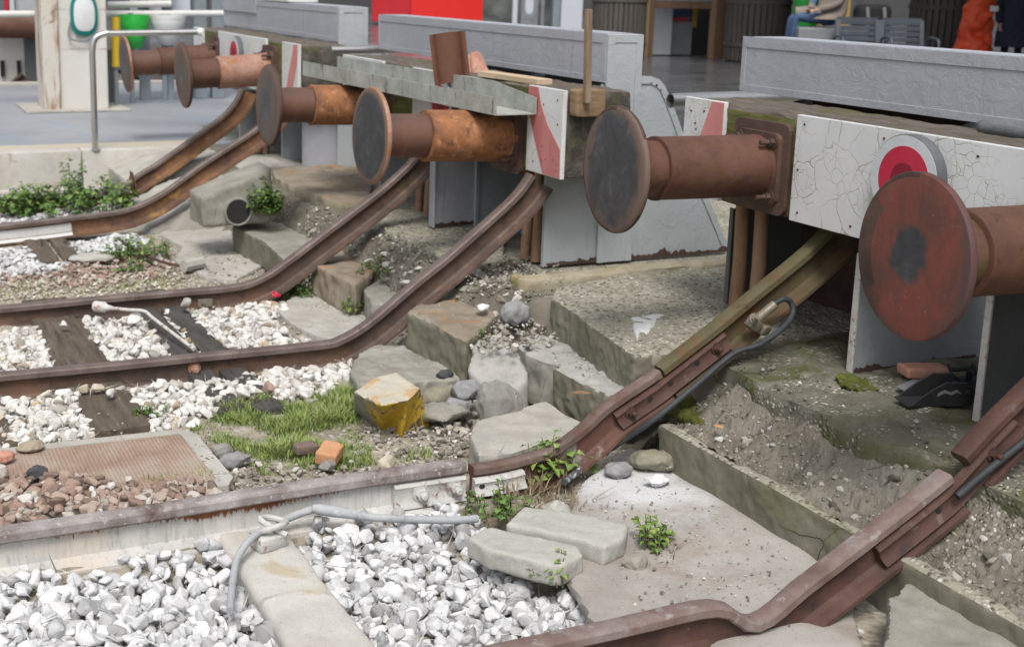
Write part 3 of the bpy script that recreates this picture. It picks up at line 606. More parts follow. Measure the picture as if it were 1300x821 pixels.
def fishplate(parent, fr, x0, x1, y, m, bolts, holes=(), side=-1, hb=-.052, ht=-.128, th=.03, br=.019):
    bm = BM(); N = 8; rings = []
    for k in range(N+1):
        p, d, n = along(fr, x0+(x1-x0)*k/N)
        base = Vector((p.x, 0, p.z)); a, b = side*.012, side*(.012+th)
        prof = [(a, hb), (b*.8, hb-.004), (b, hb-.016), (b*.86, hb-.03), (b*.86, ht+.03), (b, ht+.014), (b*1.35, ht-.004), (a, ht-.002)]
        rings.append([Vector((base.x, y+w, base.z))+n*h for w, h in prof])
    ring_sweep(bm, rings)
    fp = obj('fishplate', bm, m, parent, smooth=30)
    for xb in bolts:
        p, d, n = along(fr, xb); b2 = BM()
        bolt(b2, Vector((p.x, y+side*(.012+th*.84), p.z))+n*(hb+ht)/2, (0, side, 0), br, br*1.1)
        obj('bolt', b2, m, fp, smooth=30)
    for xb in holes:
        p, d, n = along(fr, xb); b2 = BM(); c = Vector((p.x, y+side*(.012+th*.86), p.z))+n*(hb+ht)/2
        lathe(b2, c, (0, side, 0), [(-.01, .013), (.0012, .013)], 16); obj('bolt_hole', b2, M['slatdark'], fp)
    return fp
def px_rail(pix, y): return [(p.x, p.z) for p in (PY(u, v, y) for u, v in pix)]
YB = 4.555; YBh = YB+.03
r1, f1 = rail('lime splashed near rail with mauve rusty head running along the bottom left', [(-2.2, .0), (-.5, 0), (.8, -.004), (1.6, .004), (2.285, .0)], YB, M['raillime'], M['railheadlime'], 1.2, headw=.9)
fishplate(r1, f1, 1.955, 2.285, YB, M['limeplate'], [2.075, 2.235], hb=-.056, ht=-.158, br=.026)
b2pts = [(2.325, -.03), (2.46, -.03)]+[p for p in px_rail([(678,570),(700,561),(731,539),(762,511),(808,480),(829,466)], YBh)]
r2, f2 = rail('bent red brown rail climbing from the near rail joint past the weeds', b2pts, YB, M['railredlime'], M['railtopbrown'], .98, 4, .85)
fp = fishplate(r2, f2, 2.3, 2.56, YB-.004, M['limeplate'], [], [2.36], hb=-.05, ht=-.118, th=.034)
b3pts = px_rail([(830,463),(866,435.5),(904,406),(950,368),(1000,328),(1026,305),(1046,284)], YBh)
r3, f3 = rail('green stained upper rail with bolted fishplate and cable clamp under the nearest beam', b3pts, YB, M['railmossweb'], M['railgreen'], 1.04, 4)
fishplate(r3, [((p+n*-.0), d, n) for p, d, n in f2[:-1]]+f3, 2.99, 3.56, YB-.003, M['railred'], [3.06, 3.5], [3.16, 3.26, 3.4], hb=-.05, ht=-.125, th=.028)
YA = 3.1; YAh = YA+.03
a1 = [(-2.2, .012), (1.2, .012), (2.1, .012), (2.5, .01)]+px_rail([(950,778),(1008,734),(1060,695),(1110,657),(1150,626),(1190,594)], YAh)
ra, fa = rail('nearest red brown rail with whitened head rising at the bottom right corner', a1, YA, M['railred'], M['railtopgrey'], 1.02, 4)
a2 = px_rail([(1207,572),(1242,534),(1299,478),(1345,432),(1372,400)], YAh)
ra2, fa2 = rail('upper piece of the nearest rail beyond the open joint at the right edge', a2, YA, M['railred'], M['railred'], 1.04, 4)
fishplate(ra2, fa[:-1]+fa2, 3.13, 3.72, YA-.003, M['railred'], [3.6], [3.38, 3.47], hb=-.05, ht=-.122, th=.03)
YC, YD, YE, YFr = 6.57, 8.0, 10.3, 11.95
c_ = [(-3, -.035), (-.5, -.035)]+px_rail([(0,470.9),(120,460),(250,447),(400,432.5),(428,426),(455,411),(480,391.5),(520,357),(560,325),(600,290),(636,258),(655,238),(668,219)], YC+.03)
rc, fc = rail('brown rail curving up to the second buffer stop, nearer of its two rails', c_, YC, M['rail'], M['railhead_worn'], 1.02, 3)
d_ = [(-3, -.04), (-.5, -.04)]+px_rail([(0,386.7),(120,375.5),(230,366),(296,360),(330,349),(360,329),(400,299),(440,269),(480,238),(508,213),(523,196),(534,172)], YD+.03)
rd, fd = rail('brown rail curving up behind the second fourth buffer disc, farther of the two rails of the second stop', d_, YD, M['rail'], M['railhead_worn'], 1.02, 3)
rd['label'] = 'brown rail by the pale metal rod, curving up behind the middle black disc'
e_ = [(-3, -.035), (-.4, -.035)]+px_rail([(0,289.7),(94,279.5),(150,273),(180,265.5),(215,248),(260,216),(300,190),(330,171),(352,152),(372,128)], YE+.03)
re_, fe = rail('far rail with white painted web bending up beside the drain pipe', e_, YE, M['railorange'], M['railhead_worn'], 1.02, 3, drift=.05)
w_ = [q for q in fe if q[0].x < 1.62]
bm = BM(); 
for (p, d, n), (q, e, m_) in zip(w_, w_[1:]):
    ya = YE+.05*(p.x-fe[0][0].x); yb = YE+.05*(q.x-fe[0][0].x)
    for h0, h1, w0, w1 in ((-.057, -.128, -.0135, -.0135), (-.13, -.149, -.014, -.07)):
        bm.faces.new([bm.verts.new(Vector((p.x, ya+w0, p.z))+n*h0), bm.verts.new(Vector((q.x, yb+w0, q.z))+m_*h0), bm.verts.new(Vector((q.x, yb+w1, q.z))+m_*h1), bm.verts.new(Vector((p.x, ya+w1, p.z))+n*h1)])
obj('paint_coat', bm, M['whiteweb'], re_)
f_ = [(-3, -.035), (1.9, -.02)]+px_rail([(150,235),(175,219),(200,204),(250,168),(280,146),(296,128),(303,112)], YFr+.03)
rf, ff = rail('farthest rail half hidden by the leafy weeds, bending up to the third stop', f_, YFr, M['railorange'], M['railhead_worn'], 1.02, 3)
# rail bolts (track screws) on the two rails of the middle track
def screws(par, fr, y, xs):
    for x in xs:
        p, d, n = along(fr, x); b = BM(); c = Vector((p.x, y-.085, p.z-.16)); obox(b, c+Vector((0, 0, .012)), (.09, .05, .024), None, .004)
        lathe(b, c+Vector((0, 0, .02)), (0, 0, 1), [(0, .026), (.012, .026), (.014, .014), (.05, .013)], 10); obj('rail_clip', b, M['rust_dark'], par, smooth=40)
screws(rc, fc, YC, [.99, 1.38, 1.92]); screws(rd, fd, YD, [1.2, 1.62])
b = BM(); p, d, n = along(fc, 1.62); bolt(b, Vector((p.x, YC-.012, p.z-.075)), (0, -1, 0), .024, .04); obj('web_bolt', b, M['rust_pink'], rc, smooth=40)
b = BM(); p, d, n = along(fd, 2.05); obox(b, (p.x, YD-.02, p.z-.1), (.1, .02, .055), None, .003); obj('web_plate', b, M['clamp'], rd)
# ---------------------------------------------------------------- sleepers
def sleeper(name, pts, z, th, m, label, cat='sleeper', group=None, seed=0):
    b = slab_bm([Vector((p.x, p.y, z)) for p in pts], th, .02, ((.01, 4), (.006, 25)), seed)
    return tag(obj(name, b, m, smooth=60), label, cat, group)
def pp(z, *uv): return [PZ(u, v, z) for u, v in uv]
def xyrect(x0, x1, y0, y1, sk=0): return [Vector((x0, y0, 0)), Vector((x1, y0, 0)), Vector((x1+sk, y1, 0)), Vector((x0+sk, y1, 0))]
sleeper('sleeper', xyrect(.93, 1.23, 5.82, 8.5), -.137, .15, M['sleeper'], 'wide grey brown wooden sleeper across the middle track, left of the rod')
sleeper('sleeper', xyrect(1.58, 1.73, 5.9, 8.45), -.13, .15, M['sleeperdark'], 'dark sleeper beam lying under the metal rod, left one of the pair')
sleeper('sleeper', xyrect(1.76, 1.91, 5.85, 8.5), -.134, .15, M['sleeperdark'], 'dark sleeper beam right of the rod, nearer the curving rail')
sleeper('sleeper', xyrect(.3, .6, 5.8, 8.5), -.14, .15, M['sleeper'], 'worn sleeper end at the left edge among white stones')
pts = pp(-.12, (43,321),(64,309),(110,311),(107,318),(86,327),(55,330)); 
sleeper('sleeper', xyrect(1.18, 1.36, 9.62, 11.1, .0), -.135, .2, M['sleeper'], 'brown sleeper stub poking out under the white painted rail')
sleeper('sleeper', xyrect(1.39, 1.53, 9.7, 11.1, .0), -.13, .2, M['sleeper'], 'second brown sleeper stub beside the white stone at the far rail')
b = BM(); prism(b, [Vector(p) for p in [(1.2, 2.6, -.155), (1.47, 2.6, -.155), (1.47, 4.75, -.155), (1.2, 4.75, -.155)]], (0, 0, -.16), .02)
cs = tag(obj('concrete_sleeper', remesh(b, .02, ((.006, 6), (.003, 30))), M['kerb'], smooth=60), 'whitened concrete sleeper under the near rail at the bottom edge', 'sleeper')
b = BM(); obox(b, (1.36, 4.36, -.125), (.13, .09, .06), rotm(.1, .05, .3), .012); tube(b, [(1.3, 4.4, -.1), (1.33, 4.33, -.07), (1.4, 4.33, -.06), (1.44, 4.4, -.08), (1.38, 4.44, -.07), (1.34, 4.4, -.06), (1.42, 4.32, -.1)], .012, 8, 4)
obj('rail_clip', b, M['limeplate'], cs, smooth=40)
# ---------------------------------------------------------------- concrete
def slab(pix, z, th, m, label, name='concrete_slab', cat='slab', vox=.014, amps=((.012, 5), (.008, 20), (.006, 48)), seed=0, pts=None, side=None):
    P = pts or [PZ(u, v, z) for u, v in pix]
    b = slab_bm(P, th, vox, amps, seed); o = obj(name, b, [m, side or m], smooth=40)
    if side:
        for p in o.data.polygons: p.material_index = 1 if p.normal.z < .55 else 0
    return tag(o, label, cat)
V = Vector
# nearest stop: step with rubble, upper slab
slab(None, 0, .3, M['concagg'], 'long mossy green step edge right of the white dusted floor', 'concrete_step', 'step', .014, ((.012, 3), (.008, 14), (.004, 40)), 1,
     pts=[V((3.26, 4.52, .045)), V((3.255, 1.6, .055)), V((3.31, 1.6, .06)), V((3.32, 4.5, .05))], side=M['concface'])
slab(None, 0, .5, M['concaggmoss'], 'mossy upper concrete platform under the nearest buffer stop with brackets lying on it', 'concrete_platform', 'platform', .03, ((.03, 2.2), (.016, 9), (.006, 30)), 2,
     pts=[V((3.63, 4.6, .275)), V((3.6, 4.1, .275)), V((3.57, 3.6, .275)), V((3.63, 3.3, .28)), V((3.62, 1.2, .28)), V((7.3, 1.2, .28)), V((7.3, 5.0, .28)), V((3.72, 4.95, .275))])
slab([(700,377),(712,372),(760,402),(806,433),(809,452),(800,449),(750,420)][:1]+[(750,414),(806,451)], .3, 0, M['conc'], 'x') if False else None
# aggregate slab between the two nearest stops
pts = [V((3.45, 5.85, .3)), V((3.4, 5.5, .3)), V((3.335, 5.1, .3)), V((3.29, 4.80, .29)), V((3.55, 4.74, .29)), V((4.0, 4.72, .3)), V((5.9, 4.85, .315)), V((5.9, 6.2, .315)), V((4.8, 6.25, .315)), V((4.1, 6.2, .31)), V((3.6, 6.05, .3))]
slab(None, 0, .34, M['concagg'], 'broad aggregate slab with cracked step front between the two nearest stops', pts=pts, vox=.013, amps=((.012, 3), (.008, 14), (.006, 40)), seed=3, side=M['concface'])
slab([(805,440),(812,417),(835,411),(880,398),(905,412),(870,440),(832,455)], .28, .3, M['concmoss'], 'cracked mossy slab corner with white plaster splash beside the rail', seed=4)
# white plaster splash
b = BM(); prism(b, pp(.3, (803,404),(814,400),(838,399),(868,402),(838,405),(828,415),(822,424),(813,419),(809,432),(806,420)), (0, 0, -.05))
tag(obj('plaster_splash', remesh(b, .008, ((.012, 14),)), M['plaster'], smooth=80), 'white plaster splash on the cracked corner of the slab', 'plaster')
# kerb strip before the steel plate of the second stop
bm = BM(); kp = [PZ(u, v, .33) for u, v in ((655,352),(690,351),(730,349),(790,342),(850,336),(950,330),(1010,327))]
ring_sweep(bm, [[p+V((0, -.05, 0)), p+V((0, .1, 0)), p+V((0, .1, -.1)), p+V((0, -.05, -.1))] for p in catmull(kp, 4)])
tag(obj('kerb_strip', remesh(bm, .02, ((.014, 8), (.005, 30))), M['concyel'], smooth=40), 'low curved kerb strip in front of the second stop plate', 'kerb')
# middle step pieces
slab([(652,437),(671,423),(706,424),(735,440),(772,449),(741,455),(715,464),(687,458),(668,449)], .1, .26, M['dumped'], 'broken pale step piece with cracked face, left of the square mossy step', 'concrete_step', 'step', seed=5, amps=((.02, 4), (.009, 16), (.004, 45)), side=M['conc'])
slab([(702,467),(741,454),(783,448),(822,466),(800,487),(778,503),(740,488)], .1, .26, M['dumped'], 'square mossy step piece behind the bent rail with orange leaves on it', 'concrete_step', 'step', seed=6, side=M['concface'])
slab([(596,553),(602,536),(638,522),(684,509),(695,509),(735,533),(742,545),(693,561),(650,575),(608,579)], -.04, .14, M['concpale'], 'flat pale yellowish slab lying behind the bent rail', 'stone_slab', 'slab', seed=7, amps=((.02, 3), (.006, 16)))
# dumped concrete chute between the step blocks
b = BM(); q = [PZ(600, 428, .13), PZ(640, 415, .15), PZ(660, 440, .1), PZ(672, 480, -.02), PZ(655, 500, -.08), PZ(618, 495, -.08), PZ(594, 470, -.02)]
prism(b, q, (0, 0, -.22)); tag(obj('concrete_spill', remesh(b, .02, ((.03, 3), (.012, 12))), M['dumped'], smooth=80), 'smooth light grey concrete spill running down between broken steps', 'concrete')
slab([(518,397),(540,376),(566,364),(600,372),(628,400),(612,420),(590,433),(552,412)], .15, .34, M['concbrick'], 'mossy concrete block below the curving brown rail with weeds on its right edge', 'concrete_block', 'block', seed=8, amps=((.016, 4), (.008, 18), (.004, 45)), side=M['concface'])
slab([(444,470),(453,452),(470,438),(515,438),(556,458),(591,477),(576,482),(522,484),(470,489),(452,487)], -.06, .14, M['conc'], 'flat light slab with pebbles and a dark stone on it behind the yellow block', 'stone_slab', 'slab', seed=9)
# under the second stop
slab([(466,281),(470,276),(500,266),(560,258),(640,262),(640,330),(600,338),(556,320),(520,303)], .3, .24, M['concagg'], 'aggregate slab with rough pebbly edge under the grey legs of the second stop', vox=.02, seed=10, amps=((.018, 4), (.012, 18), (.005, 45)))
slab([(396,334),(405,326),(440,316),(468,330),(474,345),(452,361),(430,352)], .08, .26, M['concbrick'], 'rust stained broken step block between the two brown rails', 'concrete_block', 'block', seed=11, amps=((.022, 4), (.012, 16)))
slab([(461,366),(480,352),(506,352),(512,368),(490,388),(470,384)], .04, .2, M['conc'], 'small grey broken block against the curving brown rail', 'concrete_block', 'block', seed=12, amps=((.02, 5), (.01, 18)))
slab([(350,392),(372,375),(400,372),(452,386),(480,404),(470,424),(432,432),(400,425),(372,412)], -.135, .1, M['concpale'], 'cracked pale floor slab between the rails of the middle track', 'stone_slab', 'slab', seed=13, amps=((.01, 4), (.006, 20)))
slab([(295,287),(318,278),(352,271),(374,275),(405,296),(392,312),(362,331),(336,307)], .05, .22, M['conc'], 'low mossy step slab in front of the drain pipe', 'concrete_step', 'step', seed=14, amps=((.012, 4), (.006, 20)), side=M['concface'])
slab([(338,310),(362,298),(405,296),(392,318),(370,338)], .04, .2, M['concmoss'], 'second low mossy step slab running under the brown rail', 'concrete_step', 'step', seed=15) if False else None
slab([(348,224),(345,215),(400,208),(475,212),(470,255),(440,262),(400,246),(366,233)], .33, .4, M['concbrick'], 'big yellow lichened concrete block under the third stop', 'concrete_block', 'block', vox=.02, seed=16, amps=((.016, 3), (.01, 14)), side=M['concyel'])
slab([(200,296),(220,288),(290,284),(322,312),(334,336),(300,355),(262,352),(222,330),(232,312)], -.15, .08, M['concpale'], 'pale floor slab in front of the drain pipe block', 'stone_slab', 'slab', seed=17, amps=((.012, 3), (.006, 18)))
# drain block with pipe: sloping wing wall
Yp = 9.35
prof = [(u, v) for u, v in ((258,290),(256,252),(300,232),(347,212),(347,282))]
pw = [PY(u, v, Yp) for u, v in prof]
b = BM(); prism(b, pw, (0, .4, 0)); pc = PY(301, 268, Yp)
wb = remesh(b, .022, ((.014, 4), (.007, 18)), seed=18)
dr = tag(obj('drain_block', wb, M['conc'], smooth=45), 'sloping concrete drain block with a round pipe mouth', 'drain')
b = BM(); t = 2*math.pi; seg = 32; rad = .108
rings = []
for a, r in ((.25, rad-.012), (-.035, rad-.012), (-.035, rad), (.02, rad+.004)):
    rings.append([pc+V((math.cos(t*k/seg)*r, a, math.sin(t*k/seg)*r)) for k in range(seg)])
ring_sweep(b, rings, caps=False); obj('pipe', b, M['conc'], dr, smooth=40)
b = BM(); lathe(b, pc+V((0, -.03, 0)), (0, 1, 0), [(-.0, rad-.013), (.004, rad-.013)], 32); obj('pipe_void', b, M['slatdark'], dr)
# ramp of concrete between the two far rails
b = BM(); prism(b, [V((2.2, 10.55, -.2)), V((2.25, 10.55, -.12)), V((2.7, 10.55, .1)), V((3.35, 10.55, .3)), V((3.8, 10.55, .3)), V((3.8, 10.55, -.2))], (0, 1.25, 0))
tag(obj('concrete_ramp', remesh(b, .03, ((.03, 3), (.01, 14)), seed=19), M['concpale'], smooth=40), 'pale concrete ramp between the two far rails', 'ramp')
b = BM(); prism(b, [V((2.3, 11.95, -.2)), V((2.3, 11.95, .1)), V((2.7, 11.95, .24)), V((3.3, 11.95, .27)), V((3.3, 11.95, -.2))], (0, 1.0, 0))
tag(obj('concrete_block', remesh(b, .03, ((.02, 4), (.01, 14)), seed=20), M['concpale'], smooth=40), 'pale block closing the far track at the end of the platform wall', 'block')
# white dusted floor at the foot of the near step
fl = slab([(735,610),(800,560),(850,590),(1030,700),(1080,745),(1100,830),(780,830),(700,700)], -.13, .06, M['powder'], 'concrete floor dusted with white powder below the long mossy step', 'concrete_floor', 'floor', vox=.03, seed=21, amps=((.02, 2.0), (.004, 9)))
fl.data.materials[0] = fl.data.materials[1] = powdermat(tuple(PZ(800, 612, -.13)-WL[fl]))
slab([(1130,760),(1180,715),(1210,708),(1300,712),(1340,760),(1300,840),(1120,840)], -.02, .2, M['conc'], 'worn concrete patch under the nearest rail at the bottom right', 'concrete_patch', 'concrete', vox=.022, seed=22, amps=((.02, 4), (.01, 16)))
# rocks
def rock(c, size, m, label, seed, name='rock', cat='rock', rz=0, vox=None, amp=.22):
    b = BM(); bmesh.ops.create_icosphere(b, subdivisions=2, radius=.5)
    r = random.Random(seed)
    for v in b.verts: v.co *= 1+r.uniform(-amp, amp)
    res = bmesh.ops.convex_hull(b, input=b.verts); bmesh.ops.delete(b, geom=[g for g in res['geom_interior'] if isinstance(g, bmesh.types.BMVert)], context='VERTS')
    b2 = BM(); merge(b2, b, Matrix.Translation(c) @ Matrix.Rotation(rz, 4, 'Z') @ Matrix.Diagonal((*size, 1)))
    s = max(size)
    o = obj(name, remesh(b2, vox or s/26, ((s*.07, 2.2/s), (s*.025, 9/s)), seed=seed), m, smooth=40)
    return tag(o, label, cat)
rock(PZ(630, 513, -.02), (.24, .2, .22), M['rock'], 'rough grey boulder behind the flat pale slab', 1)
rock(PZ(592, 497, -.03), (.2, .16, .1), M['bluerock'], 'flat grey stone lying above the boulder rubble', 2, rz=.4)
rock(PZ(581, 516, -.08), (.15, .1, .1), M['bluerock'], 'small grey stone between yellow block and boulder', 3)
rock(PZ(562, 523, -.1), (.26, .2, .09), M['conc'], 'low flat stone just right of the yellow block', 4, rz=-.3)
rock(PZ(565, 501, -.1), (.3, .12, .1), M['concmoss'], 'dark mossy stone under the edge of the light slab', 5, rz=.2)
rock(PZ(652, 398, .2), (.17, .13, .13), M['bluerock'], 'blue grey angular stone on the rubble by the aggregate slab', 6)
rock(PZ(565, 475, -.045), (.1, .07, .06), M['darkrock'], 'dark slate stone on the light slab', 7)
rock(PZ(827, 584, -.09), (.2, .15, .1), M['concmoss'], 'mossy stone at the foot of the long step', 8, rz=-.4)
rock(PZ(786, 596, -.1), (.15, .1, .07), M['bluerock'], 'flat grey brick stone beside the black cable', 9, rz=-.1, amp=.1)
rock(PZ(706, 650, -.1), (.13, .1, .09), M['paver'], 'light stone between weeds and paving blocks', 10)
rock(PZ(808, 713, -.12), (.1, .08, .07), M['ballast'], 'single white pebble beside the weeds right of the paving blocks', 11)
rock(PZ(48, 600, -.1), (.09, .07, .07), M['darkrock'], 'dark stone resting on the chequer plate', 12)
rock(PZ(38, 567, -.12), (.13, .08, .05), M['beigegrit'], 'rounded beige stone on the edge of the chequer plate', 13)
rock(PZ(2, 580, -.11), (.12, .08, .06), M['terracotta'], 'orange brown stone on the plate at the left edge', 14)
rock(PZ(300, 583, -.14), (.15, .1, .07), M['bluerock'], 'flat grey stone beside the grass near the plate', 15)
rock(PZ(283, 572, -.14), (.1, .08, .08), M['rock'], 'small pale stone between plate and grass', 16)
rock(PZ(114, 328, -.12), (.36, .14, .07), M['paver'], 'long white stone in front of the far rail', 17, rz=-.3)
rock(PZ(655, 440, .1), (.12, .1, .08), M['rock'], 'loose stone on the broken step corner', 18) if False else None
# paving blocks
def paver(pix, z, th, label, seed):
    b = BM(); prism(b, [PZ(u, v, z) for u, v in pix], (0, 0, -th), .008)
    return tag(obj('paving_block', remesh(b, .011, ((.006, 6), (.0035, 30)), seed=seed), M['paver'], smooth=60), label, 'paving block')
paver([(592,681),(622,667),(732,690),(742,703),(716,716),(700,716),(620,697)], -.06, .085, 'front grey paving block lying loose on the white stones', 31)
paver([(642,664),(664,641),(740,652),(798,665),(793,680),(768,693),(740,684),(690,674)], -.055, .09, 'rear grey paving block lying loose beside the weeds', 32)
# yellow painted block
yc = PZ(498, 556, -.17)
b = BM()
base = [PZ(u, v, -.19) for u, v in ((449,526),(487,549),(508,561),(547,544),(525,522),(470,512))]
topz = [PZ(u, v, z) for u, v, z in ((448,498,.02),(485,515,.05),(519,508,.05),(534,492,.06),(503,472,.06),(474,480,.045))]
vb = [b.verts.new(p) for p in base]; vt = [b.verts.new(p) for p in topz]
b.faces.new(vb[::-1]); b.faces.new(vt)
for i in range(6): b.faces.new([vb[i], vb[(i+1) % 6], vt[(i+1) % 6], vt[i]])
cen = sum((p for p in base), V((0, 0, 0)))/6
tag(obj('painted_block', remesh(b, .012, ((.006, 5), (.004, 20)), seed=33), M['yellow'], origin=cen, smooth=40), 'chunky stone block with flaking yellow paint on the grass', 'painted block')
# chequer plate in its concrete frame
bm = BM(); 
fo = [PZ(u, v, -.125) for u, v in ((-60,572),(0,566),(228,541),(250,548),(296,602),(290,612),(200,628),(-60,665))]
fi = [PZ(u, v, -.125) for u, v in ((-60,580),(0,573),(226,547),(230,549),(274,603),(268,606),(190,617),(-60,655))]
for i in range(len(fo)-1):
    bm.faces.new([bm.verts.new(p) for p in (fo[i], fo[i+1], fi[i+1], fi[i])])
ret = bmesh.ops.extrude_face_region(bm, geom=bm.faces[:]); bmesh.ops.translate(bm, verts=[g for g in ret['geom'] if isinstance(g, bmesh.types.BMVert)], vec=(0, 0, -.06))
bmesh.ops.translate(bm, verts=bm.verts[:], vec=(0, 0, -.012))
hatch = thing('access_hatch', 'rusty chequer plate hatch set in a concrete frame by the near rail', 'hatch', PZ(130, 600, -.17))
bmesh.ops.recalc_face_normals(bm, faces=bm.faces)
obj('frame', bm, M['concpale'], hatch)
bm = BM(); prism(bm, [p+V((0, 0, -.016)) for p in fi], (0, 0, -.02)); obj('cover_plate', bm, M['grate'], hatch)
# brick pieces
b = BM(); obox(b, PZ(418, 576, -.115), (.13, .1, .065), rotm(.08, -.1, .9), .006); tag(obj('brick_piece', remesh(b, .008, ((.006, 12),)), M['brick'], smooth=60), 'orange brick fragment on the grass near the near rail', 'brick')
b = BM(); obox(b, PZ(1172, 470, .325), (.2, .12, .045), rotm(0, 0, -.35), .005); tag(obj('brick', remesh(b, .009, ((.005, 12),)), M['terracotta'], smooth=60), 'flat terracotta brick on the upper platform behind the brackets', 'brick')
b = BM(); obox(b, PZ(388, 569, -.13), (.12, .06, .05), rotm(.1, .1, .2), .01); tag(obj('stone_chip', remesh(b, .009, ((.01, 12),)), M['brownst'], smooth=60), 'brown stone chip just left of the orange brick fragment', 'stone')
b = BM(); tube(b, [PZ(233, 338, -.1), PZ(256, 333, -.1)], .045, 8); tag(obj('pipe_stub', b, M['paver'], smooth=40), 'short grey pipe offcut lying on the pale floor slab', 'pipe offcut')
# ---------------------------------------------------------------- buffer stops
def rrect(cy, cz, w, h, r, n=4):
    out = []
    for sx, sz, a0 in ((1, 1, 0), (-1, 1, 90), (-1, -1, 180), (1, -1, 270)):
        for k in range(n+1):
            a = math.radians(a0+90*k/n); out.append((cy+sx*(w/2-r)+r*math.cos(a), cz+sz*(h/2-r)+r*math.sin(a)))
    return out
def buf_at(stop, u, v, h, y, xf, zm, mats, **kw):
    d = PY(u, v, y); dep = float((np.array(d)-CAMP) @ F_)
    return buffer(stop, d, (xf, y, zm if zm else d.z), mats, D=h*dep/FPX, **kw)
def buffer(stop, disc, mount, mats, D=.575, pl_r=.125, sl_r=.142, step=.30, neck=True, bolts=True, yawd=0):
    mdisc, mrim, mpl, msl, mplate = mats
    disc = V(disc); mount = V(mount); ax = (mount-disc).normalized(); L = (mount-disc).length
    # sleeve is the buffer part; everything else hangs on it
    bm = BM(); lathe(bm, disc, ax, [(step, pl_r*.6), (step, sl_r-.004), (step+.003, sl_r+.001), (step+.016, sl_r+.002), (step+.019, sl_r-.002), (step+.04, sl_r-.001), (L-.06, sl_r+.002), (L-.055, sl_r+.008), (L-.02, sl_r+.009), (L, sl_r+.009)], 48)
    bf = obj('buffer', bm, msl, stop, origin=disc+ax*(L*.6), smooth=35)
    bm = BM(); prof = [(.028, .2), (.05, .17), (.062, pl_r+.02), (.075, pl_r+.004), (.1, pl_r), (step+.03, pl_r)] if neck else [(.02, pl_r+.02), (.05, pl_r), (step+.03, pl_r)]
    lathe(bm, disc, ax, prof, 44); obj('plunger', bm, mpl, bf, origin=disc+ax*.15, smooth=40)
    bm = BM(); R = D/2
    axd = Matrix.Rotation(math.radians(-yawd), 3, 'Z') @ ax
    lathe(bm, disc, axd, [(-.008, .02), (-.007, R*.35), (-.004, R*.7), (.001, R*.93), (.005, R*.985), (.011, R), (.026, R), (.032, R*.985), (.036, R*.9), (.045, R*.6), (.05, .05)], 72)
    d = obj('buffer_disc', bm, [mdisc, mrim], bf, origin=disc, smooth=40)
    for p in d.data.polygons:
        if (p.center.dot(ax) > .0035 and math.hypot(p.center.y, p.center.z) > R*.9) or p.center.dot(ax) > .02: p.material_index = 1
    bm = BM(); x = mount.x
    prism(bm, [V((x-.03, y, z)) for y, z in rrect(mount.y, mount.z, .41, .44, .045)], (.034, 0, 0), 0)
    pl = obj('base_plate', bm, mplate, bf)
    bm = BM(); prism(bm, [V((x-.055, y, z)) for y, z in rrect(mount.y, mount.z, .33, .345, .04)], (.0255, 0, 0), 0); obj('flange', bm, mplate, bf)
    if bolts:
        for sy in (-1, 1):
            for sz in (-1, 1):
                b = BM(); bolt(b, V((x-.055, mount.y+sy*.128, mount.z+sz*.132)), (-1, 0, 0), .021, .03)
                tube(b, [V((x-.1, mount.y+sy*.128, mount.z+sz*.132)), V((x-.135, mount.y+sy*.128, mount.z+sz*.132))], .012, 8)
                obj('bolt', b, M['rust_dark'], bf, smooth=40)
    return bf
def plank_board(stop, x, y0, y1, z0, z1, m, th=.028, name='board'):
    b = BM(); box(b, x-th, x-.001, y0, y1, z0, z1, .003); return obj(name, b, m, stop)
def stripe(board, x, poly, m, name='red_stripe', th=.028):
    b = BM(); prism(b, [V((x-th-.0025, y, z)) for y, z in poly], (.003, 0, 0)); return obj(name, b, m, board)
def nails(board, x, pts, th=.028):
    for y, z in pts: b = BM(); lathe(b, V((x-th, y, z)), (-1, 0, 0), [(0, .006), (.003, .006)], 8); obj('nail', b, M['rust_dark'], board)
def beam(stop, x0, x1, y0, y1, z0, z1, seed, endm):
    b = BM(); box(b, x0, x1, y0, y1, z0, z1, .01)
    bm = remesh(b, .03, ((.008, 5), (.008, 16)), seed=seed)
    o = obj('beam', bm, [M['timber'], M['timbergreen'], endm], stop, smooth=50)
    for p in o.data.polygons:
        n = p.normal; p.material_index = 0 if n.z > .5 else 2 if abs(n.y) > .6 else 1
    return o
def gusset(stop, y, x0, zb, xc, zt, m, flange=True, th=.016):
    """steel side plate, curved along its back edge: x0 front edge, xc where the curve starts"""
    pts = [(x0, zb), (x0, zb+.56), (xc-.38, zb+.57), (xc-.38, zt-.05), (xc-.1, zt), (xc-.02, zt-.004), (xc+.035, zt-.022), (xc+.08, zt-.062), (xc+.12, zt-.125), (xc+.17, zt-.22), (xc+.24, zt-.36), (xc+.34, zt-.55), (xc+.46, zt-.77), (xc+.58, zt-.98), (xc+.68, zb)]
    b = BM(); prism(b, [V((x, y, z)) for x, z in pts], (0, th, 0)); g = obj('side_plate', b, m, stop)
    if flange:
        b = BM(); box(b, x0-.006, x0+.006, y-.01, y+.022, zb-.005, zb+.565, .002); obj('flange', b, M['white_edge'] if flange == 2 else m, g)
        b = BM()
        cv = [V((x, y-.008, z)) for x, z in pts[4:]]
        for a, c in zip(cv, cv[1:]):
            d = (c-a).normalized(); n = V((-d.z, 0, d.x)); n = n if n.x < 0 else -n
            prism(b, [a+n*.035, a+n*.047, c+n*.047, c+n*.035], (0, .009, 0))
        obj('edge_rib', b, m, g)
    return g
